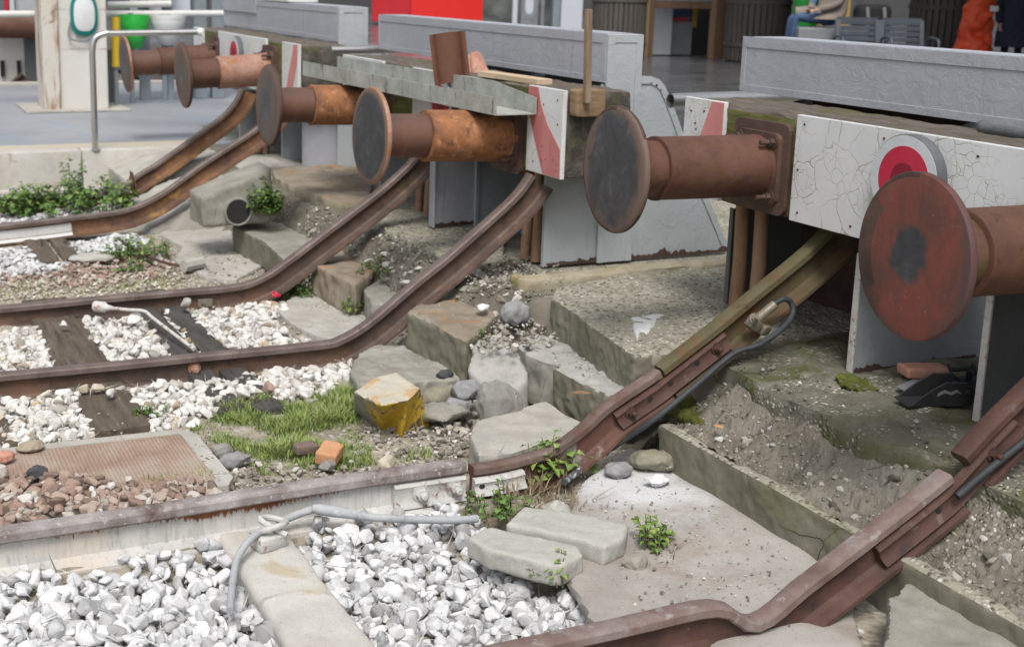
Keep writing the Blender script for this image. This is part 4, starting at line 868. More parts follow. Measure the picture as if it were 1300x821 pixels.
def ragged(stop, y, x0, x1, zb, m, seed):
    """rusted-through foot of a plate"""
    r = random.Random(seed); b = BM(); n = max(16, int((x1-x0)/.012)); top = []; w = 0.
    for i in range(n+1): w = .72*w+r.gauss(0, .0085); top.append(V((x0+(x1-x0)*i/n, y-.004, zb+.012+max(-.005, min(.05, w)))))
    prism(b, [V((x0, y-.004, zb-.01))]+top+[V((x1, y-.004, zb-.01))], (0, .003, 0)); obj('rust_edge', b, m, stop)
def housing(stop, x0, x1, y0, y1, z0, z1, end=True, zfoot=.3, m='grey'):
    b = BM(); box(b, x0, x1, y0, y1, z0, z1, .004); h = obj('housing', b, M[m], stop)
    b = BM(); e = .005
    box(b, x0-e, x0+.001, y0, y1, z1-.055, z1+.003, .0015); box(b, x0-e, x0+.001, y0, y1, z0-.002, z0+.035, .0015)
    box(b, x0-e, x0+.001, y1-.035, y1, z0+.036, z1-.056, .0015); box(b, x0-e, x0+.001, y0, y0+.05, z0+.036, z1-.056, .0015)
    obj('panel_frame', b, M[m], h)
    b = BM(); box(b, x0+.03, x1-.03, y0+.05, y1-.05, z1+.001, z1+.004); obj('lid', b, M[m], h)
    if end:
        b = BM(); box(b, x0+.0, x1, y0-.016, y0-.001, zfoot, z1-.001, .002); ep = obj('end_panel', b, M['grey2'], h)
        b = BM(); w = .045; yy = y0-.021
        box(b, x0, x0+w, yy, yy+.005, zfoot, z1-.001, .0015); box(b, x1-w, x1, yy, yy+.005, zfoot, z1-.001, .0015); box(b, x0+w, x1-w, yy, yy+.005, z1-.05, z1-.001, .0015)
        obj('panel_frame', b, M['grey2'], ep)
    return h
def sign(board, x, cy, cz, R):
    b = BM(); lathe(b, V((x, cy, cz)), (-1, 0, 0), [(0, R), (.05, R), (.053, R-.004)], 48); s = obj('stop_sign', b, M['signback'], board, smooth=40)
    for nm, r, m, d in (('white_ring', R-.004, 'signwhite', .0545), ('red_face', R*.74, 'signred', .056), ('dark_centre', R*.36, 'signdark', .0575)):
        b = BM(); lathe(b, V((x, cy, cz)), (-1, 0, 0), [(.05, r), (d, r)], 48); obj(nm, b, M[m], s)
def props(stop, pts, zb, zt, r=.032):
    for x, y in pts: b = BM(); tube(b, [V((x, y, zb)), V((x+.01, y, (zb+zt)/2)), V((x, y, zt))], [r*1.05, r, r*.95], 10); obj('prop', b, M['prop'], stop, smooth=50)
# ---- stop 1 (nearest)
G1 = 'buffer stops at the ends of the tracks'
s1 = thing('buffer_stop', 'nearest buffer stop, with cracked white board, red face buffer and dark greased buffer', 'buffer stop', (4.3, 4.0, .27), G1)
X1 = 4.05
beam(s1, X1, 4.5, 2.1, 5.52, .915, 1.42, 1, M['timberend'])
bd = plank_board(s1, X1, 3.36, 4.655, .925, 1.425, M['white']); nails(bd, X1, [(4.6, 1.385), (4.6, .97), (4.1, 1.38), (3.6, 1.37), (4.25, .97), (4.62, 1.17), (3.95, 1.0)])
sign(bd, X1-.028, 3.92, 1.235, .185)
be = plank_board(s1, X1, 5.2, 5.53, .925, 1.43, M['white'])
stripe(be, X1, [(5.2, 1.425), (5.30, 1.425), (5.478, 1.0), (5.478, .93), (5.2, .93)][:3]+[(5.5, .99), (5.36, .95), (5.2, 1.19)], M['redpink']); nails(be, X1, [(5.47, 1.36), (5.43, 1.3), (5.36, 1.37), (5.46, 1.2), (5.42, 1.27), (5.38, 1.22), (5.49, 1.11)])
mt = PX(956.5, 206.8, X1)
buf_at(s1, 777, 215.5, 162, 4.9, X1, 1.15, (M['disc_black'], M['rust_dark'], M['rust_brown'], M['rust_brown'], M['rust_plate']), sl_r=.15, pl_r=.132, step=.225, yawd=3.5)
buf_at(s1, 1155, 325.5, 216, 3.12, X1, 1.11, (M['disc_red'], M['rust_dark'], M['rust_moss'], M['rust_brown'], M['rust_plate']), sl_r=.155, pl_r=.134, step=.215, yawd=7)
h1 = housing(s1, 4.48, 4.74, 1.9, 5.665, 1.445, 1.735, False)
b = BM(); tube(b, [V((4.4, 3.93, 1.445)), V((4.33, 3.86, 1.44)), V((4.32, 3.2, 1.44))], .026, 10); obj('edge_pipe', b, M['dkgrey'], s1, smooth=40)
gusset(s1, 5.42, 4.3, .27, 4.87, 1.42, M['dkgrey']); gusset(s1, 4.27, 4.12, .27, 4.87, 1.42, M['grey3'], 2); gusset(s1, 3.56, 4.14, .27, 4.87, 1.42, M['dkgrey'], 2); gusset(s1, 2.6, 4.14, .27, 4.87, 1.42, M['dkgrey'], 2)
b = BM(); box(b, 4.78, 4.8, 4.3, 5.43, .27, 1.44); obj('shade_plate', b, M['rust_dark'], s1)  # dark plate added to keep light out from under the beam
ragged(s1, 4.268, 4.14, 4.9, .275, M['rust_dark'], 3)
props(s1, [(4.2, 5.22), (4.22, 5.09)], .27, .91, .038)
# ---- stop 2
s2 = thing('buffer_stop', 'middle buffer stop, with a grey steel channel, broken tiles and a wooden stake on it', 'buffer stop', (4.0, 8.1, .3), G1)
X2 = 3.75
beam(s2, X2, 4.2, 6.29, 9.85, .885, 1.39, 2, M['timberend'])
be = plank_board(s2, X2, 6.275, 6.69, .885, 1.4, M['white'])
stripe(be, X2, [(6.685, 1.395), (6.57, 1.395), (6.53, 1.3), (6.446, 1.19), (6.29, 1.06), (6.28, .89), (6.478, .89), (6.6, 1.1), (6.66, 1.22), (6.685, 1.3)], M['redpaint']); nails(be, X2, [(6.34, 1.34), (6.33, 1.2), (6.5, 1.05), (6.32, .93), (6.6, .95), (6.5, 1.3), (6.45, .98)])
bd = plank_board(s2, X2, 7.2, 8.42, .88, 1.385, M['white']); sign(bd, X2-.028, 7.82, 1.17, .185)
bd2 = plank_board(s2, X2, 9.0, 9.86, .9, 1.39, M['white'])
mt = PX(640, 171, X2)
buf_at(s2, 468, 172.5, 123.5, 6.96, X2, 1.06, (M['disc_black2'], M['rust_pink'], M['plunger'], M['rust_orange'], M['rust_plate']), sl_r=.158, pl_r=.132, step=.36)
buf_at(s2, 338.5, 133.5, 103, 9.05, X2, 1.05, (M['disc_grey'], M['rust_dark'], M['plunger'], M['rust_orange'], M['rust_plate']), sl_r=.152, pl_r=.132, step=.34)
housing(s2, 4.2, 4.45, 6.6, 10.25, 1.415, 1.705, True, .29)
gusset(s2, 6.615, 3.83, .29, 4.57, 1.45, M['grey2']); ragged(s2, 6.61, 3.85, 5.24, .3, M['rust_dark'], 5)
gusset(s2, 7.86, 4.0, .29, 4.57, 1.4, M['grey3'])
b = BM(); box(b, 3.66, 3.985, 7.88, 7.9, .33, .9, .003); lg = obj('leg_plate', b, M['grey'], s2); b = BM(); box(b, 3.65, 3.664, 7.85, 7.93, .31, .9, .003); obj('flange', b, M['grey'], lg); b = BM(); box(b, 3.975, 3.99, 7.85, 7.93, .29, .9, .003); obj('flange', b, M['grey2'], lg)
ragged(s2, 7.875, 3.67, 3.98, .325, M['rust_dark'], 6)
gusset(s2, 9.3, 3.85, .29, 4.57, 1.4, M['grey3'])
b = BM(); box(b, 4.5, 4.52, 6.64, 9.3, .29, 1.4); obj('shade_plate', b, M['dkgrey'], s2)  # added dark sheet, blocks light behind the second beam
props(s2, [(3.84, 6.86), (3.86, 6.76)], .29, .885, .034); props(s2, [(3.83, 8.5), (3.85, 8.38)], .29, .885, .03)
# ---- stop 3
s3 = thing('buffer_stop', 'farthest of the three buffer stops, with two brown buffers by the steel handrail', 'buffer stop', (3.9, 12.3, .27), G1)
X3 = 3.6
beam(s3, X3, 4.05, 10.57, 14.25, .93, 1.43, 3, M['timberend'])
be = plank_board(s3, X3, 10.56, 11.02, .93, 1.435, M['white']); stripe(be, X3, [(10.58, 1.43), (10.68, 1.43), (10.92, .96), (10.74, .96), (10.58, 1.3)], M['redpink'])
bd = plank_board(s3, X3, 11.52, 13.2, .93, 1.435, M['white'])
sp = PX(303, 66, X3-.03); sign(bd, X3-.028, sp.y, sp.z-.03, .185)
be2 = plank_board(s3, X3, 13.85, 14.26, .93, 1.435, M['white'])
buf_at(s3, 230.5, 95.7, 83.5, 11.42, X3, 1.16, (M['disc_rust'], M['rust_dark'], M['rust_brown'], M['rust_pink'], M['rust_plate']), sl_r=.15, pl_r=.132, step=.33)
buf_at(s3, 158, 82, 71, 13.35, X3, 1.15, (M['disc_grey'], M['rust_pink'], M['plunger'], M['rust_brown'], M['rust_plate']), sl_r=.145, pl_r=.13, step=.36)
housing(s3, 4.0, 4.28, 10.72, 14.5, 1.45, 1.755, True, .27, 'grey')
b = BM(); box(b, 3.985, 3.998, 13.2, 14.5, 1.62, 2.1, .002); obj('cover_sheet', b, M['grey'], s3)
b = BM(); box(b, 3.99, 4.3, 12.1, 13.1, 1.765, 1.9, .004); obj('white_top_box', b, M['offwhite'], s3)
gusset(s3, 10.76, 3.69, .27, 4.42, 1.42, M['grey']); gusset(s3, 11.55, 3.75, .27, 4.42, 1.4, M['grey3']); gusset(s3, 12.9, 3.72, .27, 4.42, 1.4, M['grey3'])
b = BM(); box(b, 4.2, 4.22, 10.8, 13.6, .27, 1.4); obj('shade_plate', b, M['dkgrey'], s3)  # added dark sheet, blocks light behind the third beam
props(s3, [(3.72, 12.2), (3.74, 12.05)], .27, .93, .03)
# ---- things lying on stop 2
ch = [PZ(385, 97, 1.225)+V((.03, .1, 0)), PZ(629, 147, 1.235)]
d = (ch[1]-ch[0]).normalized(); b = BM(); w = .3; th = .006
side = V((-d.y, d.x, 0)); side = side if side.x > 0 else -side
A0, A1 = ch[0], ch[1]; zz = V((0, 0, 1))
prism(b, [A0, A1, A1+zz*.105, A0+zz*.115], side*th)
prism(b, [A0+side*th, A1+side*th, A1+side*(w*.9), A0+side*w], zz*th)
prism(b, [A0+side*w+zz*.002, A1+side*(w*.9)+zz*.002, A1+side*(w*.9)+zz*.1, A1+side*(w*.9)-d*.55+zz*.16, A0+side*w+zz*.15], side*th)
o = obj('steel_channel', b, M['galv']); tag(o, 'long grey zinc channel resting across the buffers of the middle stop', 'steel channel')
tp = PX(574, 106, 3.66); b = BM(); N = 14
# brown half-pipe tile standing on end, leaning slightly
rings = []
Mx = Matrix.Rotation(math.radians(-8), 3, V(hd)) @ rotm(0, 0, math.radians(72))
for k in range(2):
    zt = (0, .335)[k]; outer = []; inner = []
    for i in range(N+1):
        a = math.radians(-100+200*i/N); fl = .018 if i in (0, N) else 0
        outer.append(V((math.cos(a)*.085-.02, math.sin(a)*(.105+fl), zt))); inner.append(V((math.cos(a)*.07-.02, math.sin(a)*(.09+fl), zt)))
    rings.append([tp+Mx @ p for p in outer+inner[::-1]])
ring_sweep(b, rings); tag(obj('roof_tile', b, M['tilebrown'], smooth=40), 'dark brown curved roof tile standing upright on the middle stop', 'roof tile')
b = BM(); prism(b, [PX(530, 105, 3.74), PX(575, 104, 3.84), PX(620, 98, 3.97), PX(606, 69, 3.99), PX(592, 72, 3.96), PX(560, 88, 3.84)], (.028, .012, .012), .004)
prism(b, [PX(600, 98, 3.9), PX(620, 97, 3.95), PX(606, 70, 3.97), PX(596, 72, 3.95)], (.01, .0, .03), .004)
tag(obj('broken_tile', b, M['terracotta']), 'pale terracotta tile fragment lying behind the upright brown tile', 'roof tile')
b = BM(); a, c = PZ(612, 96, 1.4), PZ(688, 107, 1.4); d = c-a; ang = math.atan2(d.y, d.x); obox(b, (a+c)/2+V((0.02, 0, .012)), (d.length, .11, .035), rotm(0, 0, ang), .003)
tag(obj('plank', b, M['plank']), 'short fresh pale plank on the dark timber of the middle stop', 'plank')
b = BM(); box(b, 3.76, 3.96, 6.19, 6.285, 1.255, 1.41, .006); blk = tag(obj('wood_block', remesh(b, .012, ((.005, 8),)), M['woodblock'], smooth=60), 'brown wooden block fixed at the end of the middle stop', 'wood block')
b = BM(); q0, q1 = PY(745.5, 131, 6.165), PY(747, 12, 6.165); prism(b, [q0+V((-.018, -.018, 0)), q0+V((.018, -.018, 0)), q0+V((.018, .018, 0)), q0+V((-.018, .018, 0))], q1-q0, .004)
tag(obj('stake', b, M['stake']), 'upright weathered wooden stake on the brown block', 'stake')
# ---- white handrail tubes between the stops
b = BM(); p0, p1 = PY(851, 128, 6.05), PY(1000, 123, 6.05)
lathe(b, p0, p1-p0, [(.5, .036), (0, .036), (0, .042), (1.6, .042)], 24); tag(obj('handrail_tube', b, M['steel'], smooth=40), 'open ended shiny tube between middle and nearest stop', 'handrail')
b = BM(); p0, p1 = PY(420, 64, 10.4), PY(500, 63, 10.4); lathe(b, p0, p1-p0, [(0, .03), (0, .035), (1.4, .035)], 16); tag(obj('handrail_tube', b, M['steel'], smooth=40), 'shiny tube between the farthest and the middle stop', 'handrail')
b = BM(); tube(b, [PX(638, 299, 4.05), PX(655, 293, 4.1), PX(672, 296, 4.15)], .02, 6, 3); box(b, 4.1, 4.35, 7.05, 7.3, .3, .345, .008)
tag(obj('blue_sheet', remesh(b, .012, ((.02, 8),)), M['bluetrash'], smooth=80), 'bright blue plastic scrap under the middle stop behind the props', 'plastic scrap')
# ---------------------------------------------------------------- ballast and grit (gravel nobody could count)
def stone_shapes(n, seed, sub=1):
    out = []; r = np.random.default_rng(seed)
    for k in range(n):
        b = BM(); m = 15
        P = r.normal(size=(m, 3)); P /= np.linalg.norm(P, axis=1)[:, None]; P *= r.uniform(.75, 1.1, (m, 1)); P *= np.array([1, r.uniform(.6, .95), r.uniform(.5, .8)])
        for p in P: b.verts.new(p*.5)
        res = bmesh.ops.convex_hull(b, input=b.verts)
        bmesh.ops.delete(b, geom=[v for v in b.verts if not v.link_faces], context='VERTS')
        if sub: bmesh.ops.bevel(b, geom=b.edges[:], offset=.045, segments=1, profile=.5, affect='EDGES')
        bmesh.ops.triangulate(b, faces=b.faces)
        b.verts.index_update(); out.append((np.array([v.co[:] for v in b.verts]), np.array([[v.index for v in f.verts] for f in b.faces]))); b.free()
    return out
SH = stone_shapes(18, 5); SHs = stone_shapes(10, 6, 0)
def rand_rot(n, r):
    q = r.normal(size=(n, 4)); q /= np.linalg.norm(q, axis=1)[:, None]; w, x, y, z = q.T
    return np.stack([1-2*(y*y+z*z), 2*(x*y-z*w), 2*(x*z+y*w), 2*(x*y+z*w), 1-2*(x*x+z*z), 2*(y*z-x*w), 2*(x*z-y*w), 2*(y*z+x*w), 1-2*(x*x+y*y)], 1).reshape(n, 3, 3)
def gravel(name, label, polys, m, dens, size, zoff, seed, cat='gravel', excl=(), jit=.02, shapes=SH, zf=None, flat=.75):
    r = np.random.default_rng(seed); vs, fs, tn = [], [], []; nv = 0
    for poly in polys:
        xs = [p[0] for p in poly]; ys = [p[1] for p in poly]; A = (max(xs)-min(xs))*(max(ys)-min(ys))
        for _ in range(int(A*dens)):
            x, y = r.uniform(min(xs), max(xs)), r.uniform(min(ys), max(ys))
            if not inpoly(poly, x+r.normal()*.02, y+r.normal()*.02): continue
            if any(e[0] < x < e[1] and e[2] < y < e[3] for e in excl): continue
            s = math.exp(r.uniform(math.log(size[0]), math.log(size[1])))
            V_, F2 = shapes[r.integers(len(shapes))]; R = rand_rot(1, r)[0]
            q = (V_ @ R.T)*np.array([1, 1, flat])*s
            z = (zf(x, y) if zf else gz(x, y))+zoff+r.uniform(-jit, jit)
            vs.append(q+np.array([x, y, z])); fs.append(F2+nv); nv += len(q); tn.append(np.full(len(q), r.random()))
    if not vs: return None
    me = raw_mesh(name, np.concatenate(vs), np.concatenate(fs), None, False, np.concatenate(tn))
    o = link(name, me, m); return tag(o, label, cat, None, 'stuff')
def zpoly(z, *uv): return [tuple(PZ(u, v, z)) for u, v in uv]
RX = [(-9, 2.3, YB-.09, YB+.09)]
gravel('ballast', 'white ballast stones in front of the near rail at the bottom edge', [[(-.6, 4.475), (2.2, 4.475), (2.27, 4.2), (2.1, 3.98), (2.3, 3.7), (2.5, 3.3), (2.2, 2.7), (-.6, 2.7)]], M['ballastblue'], 1000, (.05, .12), .035, 21, flat=.95, jit=.03, excl=[(1.19, 1.48, 2, 4.75)])
gravel('ballast', 'dense white ballast between the two rails of the middle track', [zpoly(-.14, (-30,425),(60,412),(200,392),(300,380),(345,371),(362,384),(345,405),(365,425),(398,430),(200,452),(-30,474))], M['ballast'], 1250, (.045, .105), .02, 22, flat=.9, excl=[(.94, 1.22, 5, 9), (1.59, 1.72, 5, 9), (1.77, 1.9, 5, 9), (-9, 9, YC-.1, YC+.06), (-9, 9, YD-.12, YD+.1)])
gravel('ballast', 'white ballast in front of the nearer rail of the middle track', [zpoly(-.15, (-30,512),(110,498),(280,484),(400,452),(432,452),(446,470),(440,490),(380,506),(330,508),(290,500),(265,522),(225,545),(150,552),(80,560),(-30,572))], M['ballast'], 1150, (.05, .11), .015, 23, flat=.9, excl=[(.94, 1.22, 5, 6.4), (-9, 9, YC-.1, YC+.1)])
gravel('ballast', 'whitish ballast before the white painted far rail', [zpoly(-.15, (-30,318),(60,316),(170,296),(190,304),(165,318),(130,322),(60,345),(-30,350))], M['ballastblue'], 1000, (.05, .1), .015, 24, excl=[(1.2, 1.5, 9.6, 11)])
gravel('ballast', 'white ballast behind the far rail up to the platform wall', [zpoly(-.15, (-30,245),(60,246),(150,240),(160,268),(90,278),(-30,288))], M['ballastblue'], 350, (.06, .12), .015, 25)
gravel('ballast', 'brown and pink ballast along the back of the near rail', [zpoly(-.13, (-60,610),(60,606),(190,618),(262,612),(282,622),(200,640),(100,656),(-60,682))], M['brownst'], 1100, (.045, .12), .045, 26, excl=RX)
gravel('ballast', 'reddish stones on the ground before the far track', [zpoly(-.15, (-30,345),(60,340),(130,318),(200,312),(225,335),(200,352),(120,360),(-30,366))], M['brownst'], 900, (.03, .08), .01, 27)
gravel('grit', 'beige grit with pale pebbles behind the middle track', [zpoly(-.15, (-40,352),(90,352),(210,335),(250,352),(230,364),(120,374),(-40,386))], M['beigegrit'], 1300, (.015, .05), .005, 28, excl=[(-9, 9, YD-.1, YD+.1)])
gravel('grit', 'mixed grit and stone chips around the yellow block and along the near rail', [zpoly(-.16, (255,560),(330,590),(480,585),(455,545),(470,540),(548,545),(560,520),(600,530),(590,560),(596,578),(480,596),(380,610),(270,622),(230,640),(150,650),(290,600)), zpoly(-.16, (430,480),(455,470),(450,520),(425,500))], M['grit'], 1500, (.014, .06), .008, 29, excl=RX)
gravel('grit', 'stone chips between the broken step blocks', [zpoly(-.12, (540,490),(600,480),(625,500),(600,545),(555,545),(545,520)), zpoly(-.1, (655,500),(700,515),(690,520),(650,520))], M['grit'], 900, (.02, .07), .02, 30)
gravel('rubble', 'rubble of pebbles and grit on the slope below the upper platform', [[(3.38, 2.2), (3.36, 4.5), (3.5, 4.66), (3.68, 4.55), (3.68, 2.2)]], M['pebble'], 2600, (.006, .03), .0, 31, jit=.006, zf=rub)
gravel('rubble', 'larger broken stone bits on the slope below the upper platform', [[(3.34, 2.2), (3.33, 4.5), (3.5, 4.62), (3.7, 4.5), (3.7, 2.2)]], M['pebble'], 170, (.03, .085), -.006, 131, jit=.008, zf=rub)
gravel('rubble', 'tiny pale chips scattered on the step pieces between the stops', [zpoly(.1, (690,440),(790,455),(800,485),(720,480)), zpoly(.13, (545,385),(600,378),(620,405),(590,425))], M['grit'], 500, (.006, .022), .005, 132, zf=lambda x, y: .1 if x > 3.05 else .148, jit=.003)
gravel('rubble', 'pale pebbles strewn over the mossy edge of the upper platform', [[(3.6, 2.8), (3.62, 4.5), (3.85, 4.6), (3.95, 3.9), (3.8, 2.8)]], M['pebble'], 420, (.01, .032), .003, 32, jit=.004, zf=lambda x, y: .283)
gravel('rubble', 'rubble and stone bits at the broken slab edge under the steel plate', [zpoly(.2, (590,385),(640,366),(690,372),(700,400),(705,422),(660,425),(600,420))], M['grit'], 1100, (.012, .06), .01, 33, zf=lambda x, y: .12+.1*(x-3.2))
gravel('rubble', 'earthy grit under the middle stop before the props', [zpoly(.3, (600,335),(680,322),(720,345),(640,362),(590,360))], M['grit'], 700, (.01, .04), .004, 34, zf=lambda x, y: .285)
gravel('grit', 'fine grit and chips on the floor around the paving blocks', [zpoly(-.15, (640,560),(740,610),(770,640),(850,700),(870,760),(700,760),(600,640))], M['grit'], 600, (.01, .035), .006, 35)
gravel('grit', 'crumbs and chips lying on the white dusted floor', [zpoly(-.13, (735,610),(800,575),(1010,705),(1000,800),(800,800),(760,700))], M['grit'], 420, (.005, .022), .004, 137, zf=lambda x, y: -.128, jit=.003)
gravel('grit', 'scattered chips on the slabs between the rails', [zpoly(-.14, (200,340),(300,290),(330,340),(420,380),(440,425),(380,420),(340,370),(240,365))], M['grit'], 160, (.01, .035), .012, 36)
for k, (pl, lab) in enumerate((([(-.6, 4.475), (2.2, 4.475), (2.27, 4.2), (2.1, 3.98), (2.3, 3.7), (2.5, 3.3), (2.2, 2.7), (-.6, 2.7)], 'dusty fines between the white stones at the bottom edge'), (zpoly(-.14, (-30,425),(200,392),(345,371),(362,384),(365,425),(398,430),(200,452),(-30,474)), 'dusty fines between the stones of the middle track'), (zpoly(-.15, (-30,512),(280,484),(432,452),(446,470),(380,506),(265,522),(150,552),(-30,572)), 'dusty fines between the stones in front of the brown rail'))):
    gravel('grit', lab, [pl], M['grit'], 450, (.008, .026), .015, 140+k, jit=.02)
# ground litter in the gaps below rails and behind
gravel('grit', 'small stones along the foot of the curving rails', [[(2.3, 6.2), (2.8, 6.25), (3.0, 8.2), (2.4, 8.2)], [(2.3, 4.7), (2.9, 4.7), (3.1, 5.2), (2.4, 5.4)], [(1.6, 8.2), (2.7, 8.2), (2.8, 10.0), (1.5, 10.1)]], M['grit'], 420, (.012, .05), .008, 37)
gravel('rubble', 'stone chips and soil crumbs on the banked ground between the broken blocks', [[(2.75, 6.0), (3.6, 6.0), (3.7, 7.2), (3.35, 8.4), (3.3, 9.3), (2.6, 9.3), (2.75, 7.5)]], M['pebble'], 1500, (.008, .05), .004, 38, jit=.006)
gravel('rubble', 'broken concrete bits on the bank below the middle stop', [[(2.8, 6.0), (3.55, 6.0), (3.6, 7.2), (3.3, 8.2), (2.8, 8.2)], [(2.7, 8.5), (3.2, 8.5), (3.2, 9.3), (2.6, 9.3)]], M['grit'], 110, (.05, .14), -.005, 39, jit=.01)
# loose bigger stones one could count
LS = [(122,404,.085,'tint'),(96,477,.09,0),(160,478,.05,0)]
def loose(u, v, s, m, label, seed, z=-.1):
    Vv, Ff = SH[seed % len(SH)]; R = rand_rot(1, np.random.default_rng(seed))[0]; c = PZ(u, v, z); q = (Vv @ R.T)*np.array([1.15, .95, .75])*s
    me = raw_mesh('loose_stone', q, Ff, None, False, np.full(len(q), .35+.3*((seed*37 % 10)/10))); me.materials.append(m); o = bpy.data.objects.new('loose_stone', me); COL.objects.link(o); o.location = c
    return tag(o, label, 'stone')
loose(124, 492, .1, M['beigegrit'], 'yellowish stone leaning on the foot of the brown rail, right of two', 41)
loose(107, 492, .095, M['beigegrit'], 'yellowish stone leaning on the foot of the brown rail, left of two', 42)
loose(142, 498, .09, M['ballast'], 'white stone at the end of the sleeper in front of the brown rail', 43)
loose(82, 411, .075, M['ballast'], 'white oval stone at the top end of the wide sleeper', 44, -.08)
loose(170, 404, .13, M['ballast'], 'grey white block stone under the elbow of the metal rod', 45, -.08)
loose(234, 384, .12, M['paver'], 'pale wedge stone leaning on the farther brown rail', 46, -.06)
loose(284, 406, .08, M['ballast'], 'round white stone beside the rail bolt plate', 47, -.07)
loose(308, 499, .11, M['ballast'], 'single white stone lying on the dark sleeper end', 48, -.1)
loose(342, 492, .12, M['brownst'], 'ochre stone beside the brown rail foot', 49, -.1)
loose(414, 592, .12, M['rock'], 'pale stone between grass and near rail', 50, -.14)
loose(491, 586, .1, M['beigegrit'], 'beige pebble block beside the near rail head', 51, -.13)
for k, (u, v) in enumerate(((520,478),(470,462),(505,452),(540,470),(486,470))): pass
# ---------------------------------------------------------------- grass and weeds
def blades(name, label, polys, m, dens, hgt, seed, wid=.004, kind='stuff', cat='grass', lean=.5, zf=None, mask=None):
    r = np.random.default_rng(seed); vs, fs, tn = [], [], []; nv = 0
    for poly in polys:
        xs = [p[0] for p in poly]; ys = [p[1] for p in poly]; A = (max(xs)-min(xs))*(max(ys)-min(ys))
        n = int(A*dens); X_ = r.uniform(min(xs), max(xs), n); Y_ = r.uniform(min(ys), max(ys), n)
        dn = fbm(np.stack([X_*6, Y_*6, X_*0+seed], 1), 3)
        for x, y, d in zip(X_, Y_, dn):
            if d < r.uniform(-.6, .2) or not inpoly(poly, x, y): continue
            h = r.uniform(*hgt)*(.7+d); a = r.uniform(0, 6.28); w = wid*r.uniform(.6, 1.3); l = lean*r.random()*h
            dx, dy = math.cos(a), math.sin(a); px_, py_ = -dy*w, dx*w; z = (zf(x, y) if zf else gz(x, y))-.01
            q = [(x-px_, y-py_, z), (x+px_, y+py_, z), (x+px_*.8+dx*l*.35, y+py_*.8+dy*l*.35, z+h*.55), (x-px_*.8+dx*l*.35, y-py_*.8+dy*l*.35, z+h*.55), (x+dx*l, y+dy*l, z+h)]
            vs += q; fs += [(nv, nv+1, nv+2, nv+3), (nv+3, nv+2, nv+4)]; t = min(1, max(0, r.normal(.5+d*.3, .22))); tn += [t]*5; nv += 5
    me = raw_mesh(name, vs, fs, None, False, tn); o = link(name, me, m); return tag(o, label, cat, None, kind)
blades('grass', 'short bright green grass patch around the yellow block', [zpoly(-.17, (240,548),(290,520),(330,508),(400,500),(452,494),(456,530),(462,560),(478,588),(430,598),(335,603),(310,585),(268,560))], M['grass'], 30000, (.02, .075), 51, .0026, lean=1.3)
blades('grass', 'sparse grass tufts along the back of the near rail', [zpoly(-.17, (180,612),(250,606),(300,604),(270,620),(190,628)), zpoly(-.17, (470,580),(540,572),(560,580),(480,592)), zpoly(-.17, (165,527),(215,520),(222,535),(170,540)), zpoly(-.17, (430,470),(456,480),(450,505),(428,500))], M['grass'], 6000, (.025, .07), 52)
blades('grass', 'thin yellowish grass in the beige grit behind the middle track', [zpoly(-.16, (-40,358),(90,356),(220,340),(230,362),(100,372),(-40,384))], M['grass'], 1600, (.02, .06), 53)
blades('dry_grass', 'dry brown stalks at the bent rail joint', [zpoly(-.14, (610,640),(680,590),(760,620),(740,650),(650,660)), zpoly(-.14, (780,680),(850,690),(860,720),(760,735))], M['drygrass'], 4200, (.03, .13), 54, .003, lean=1.8)
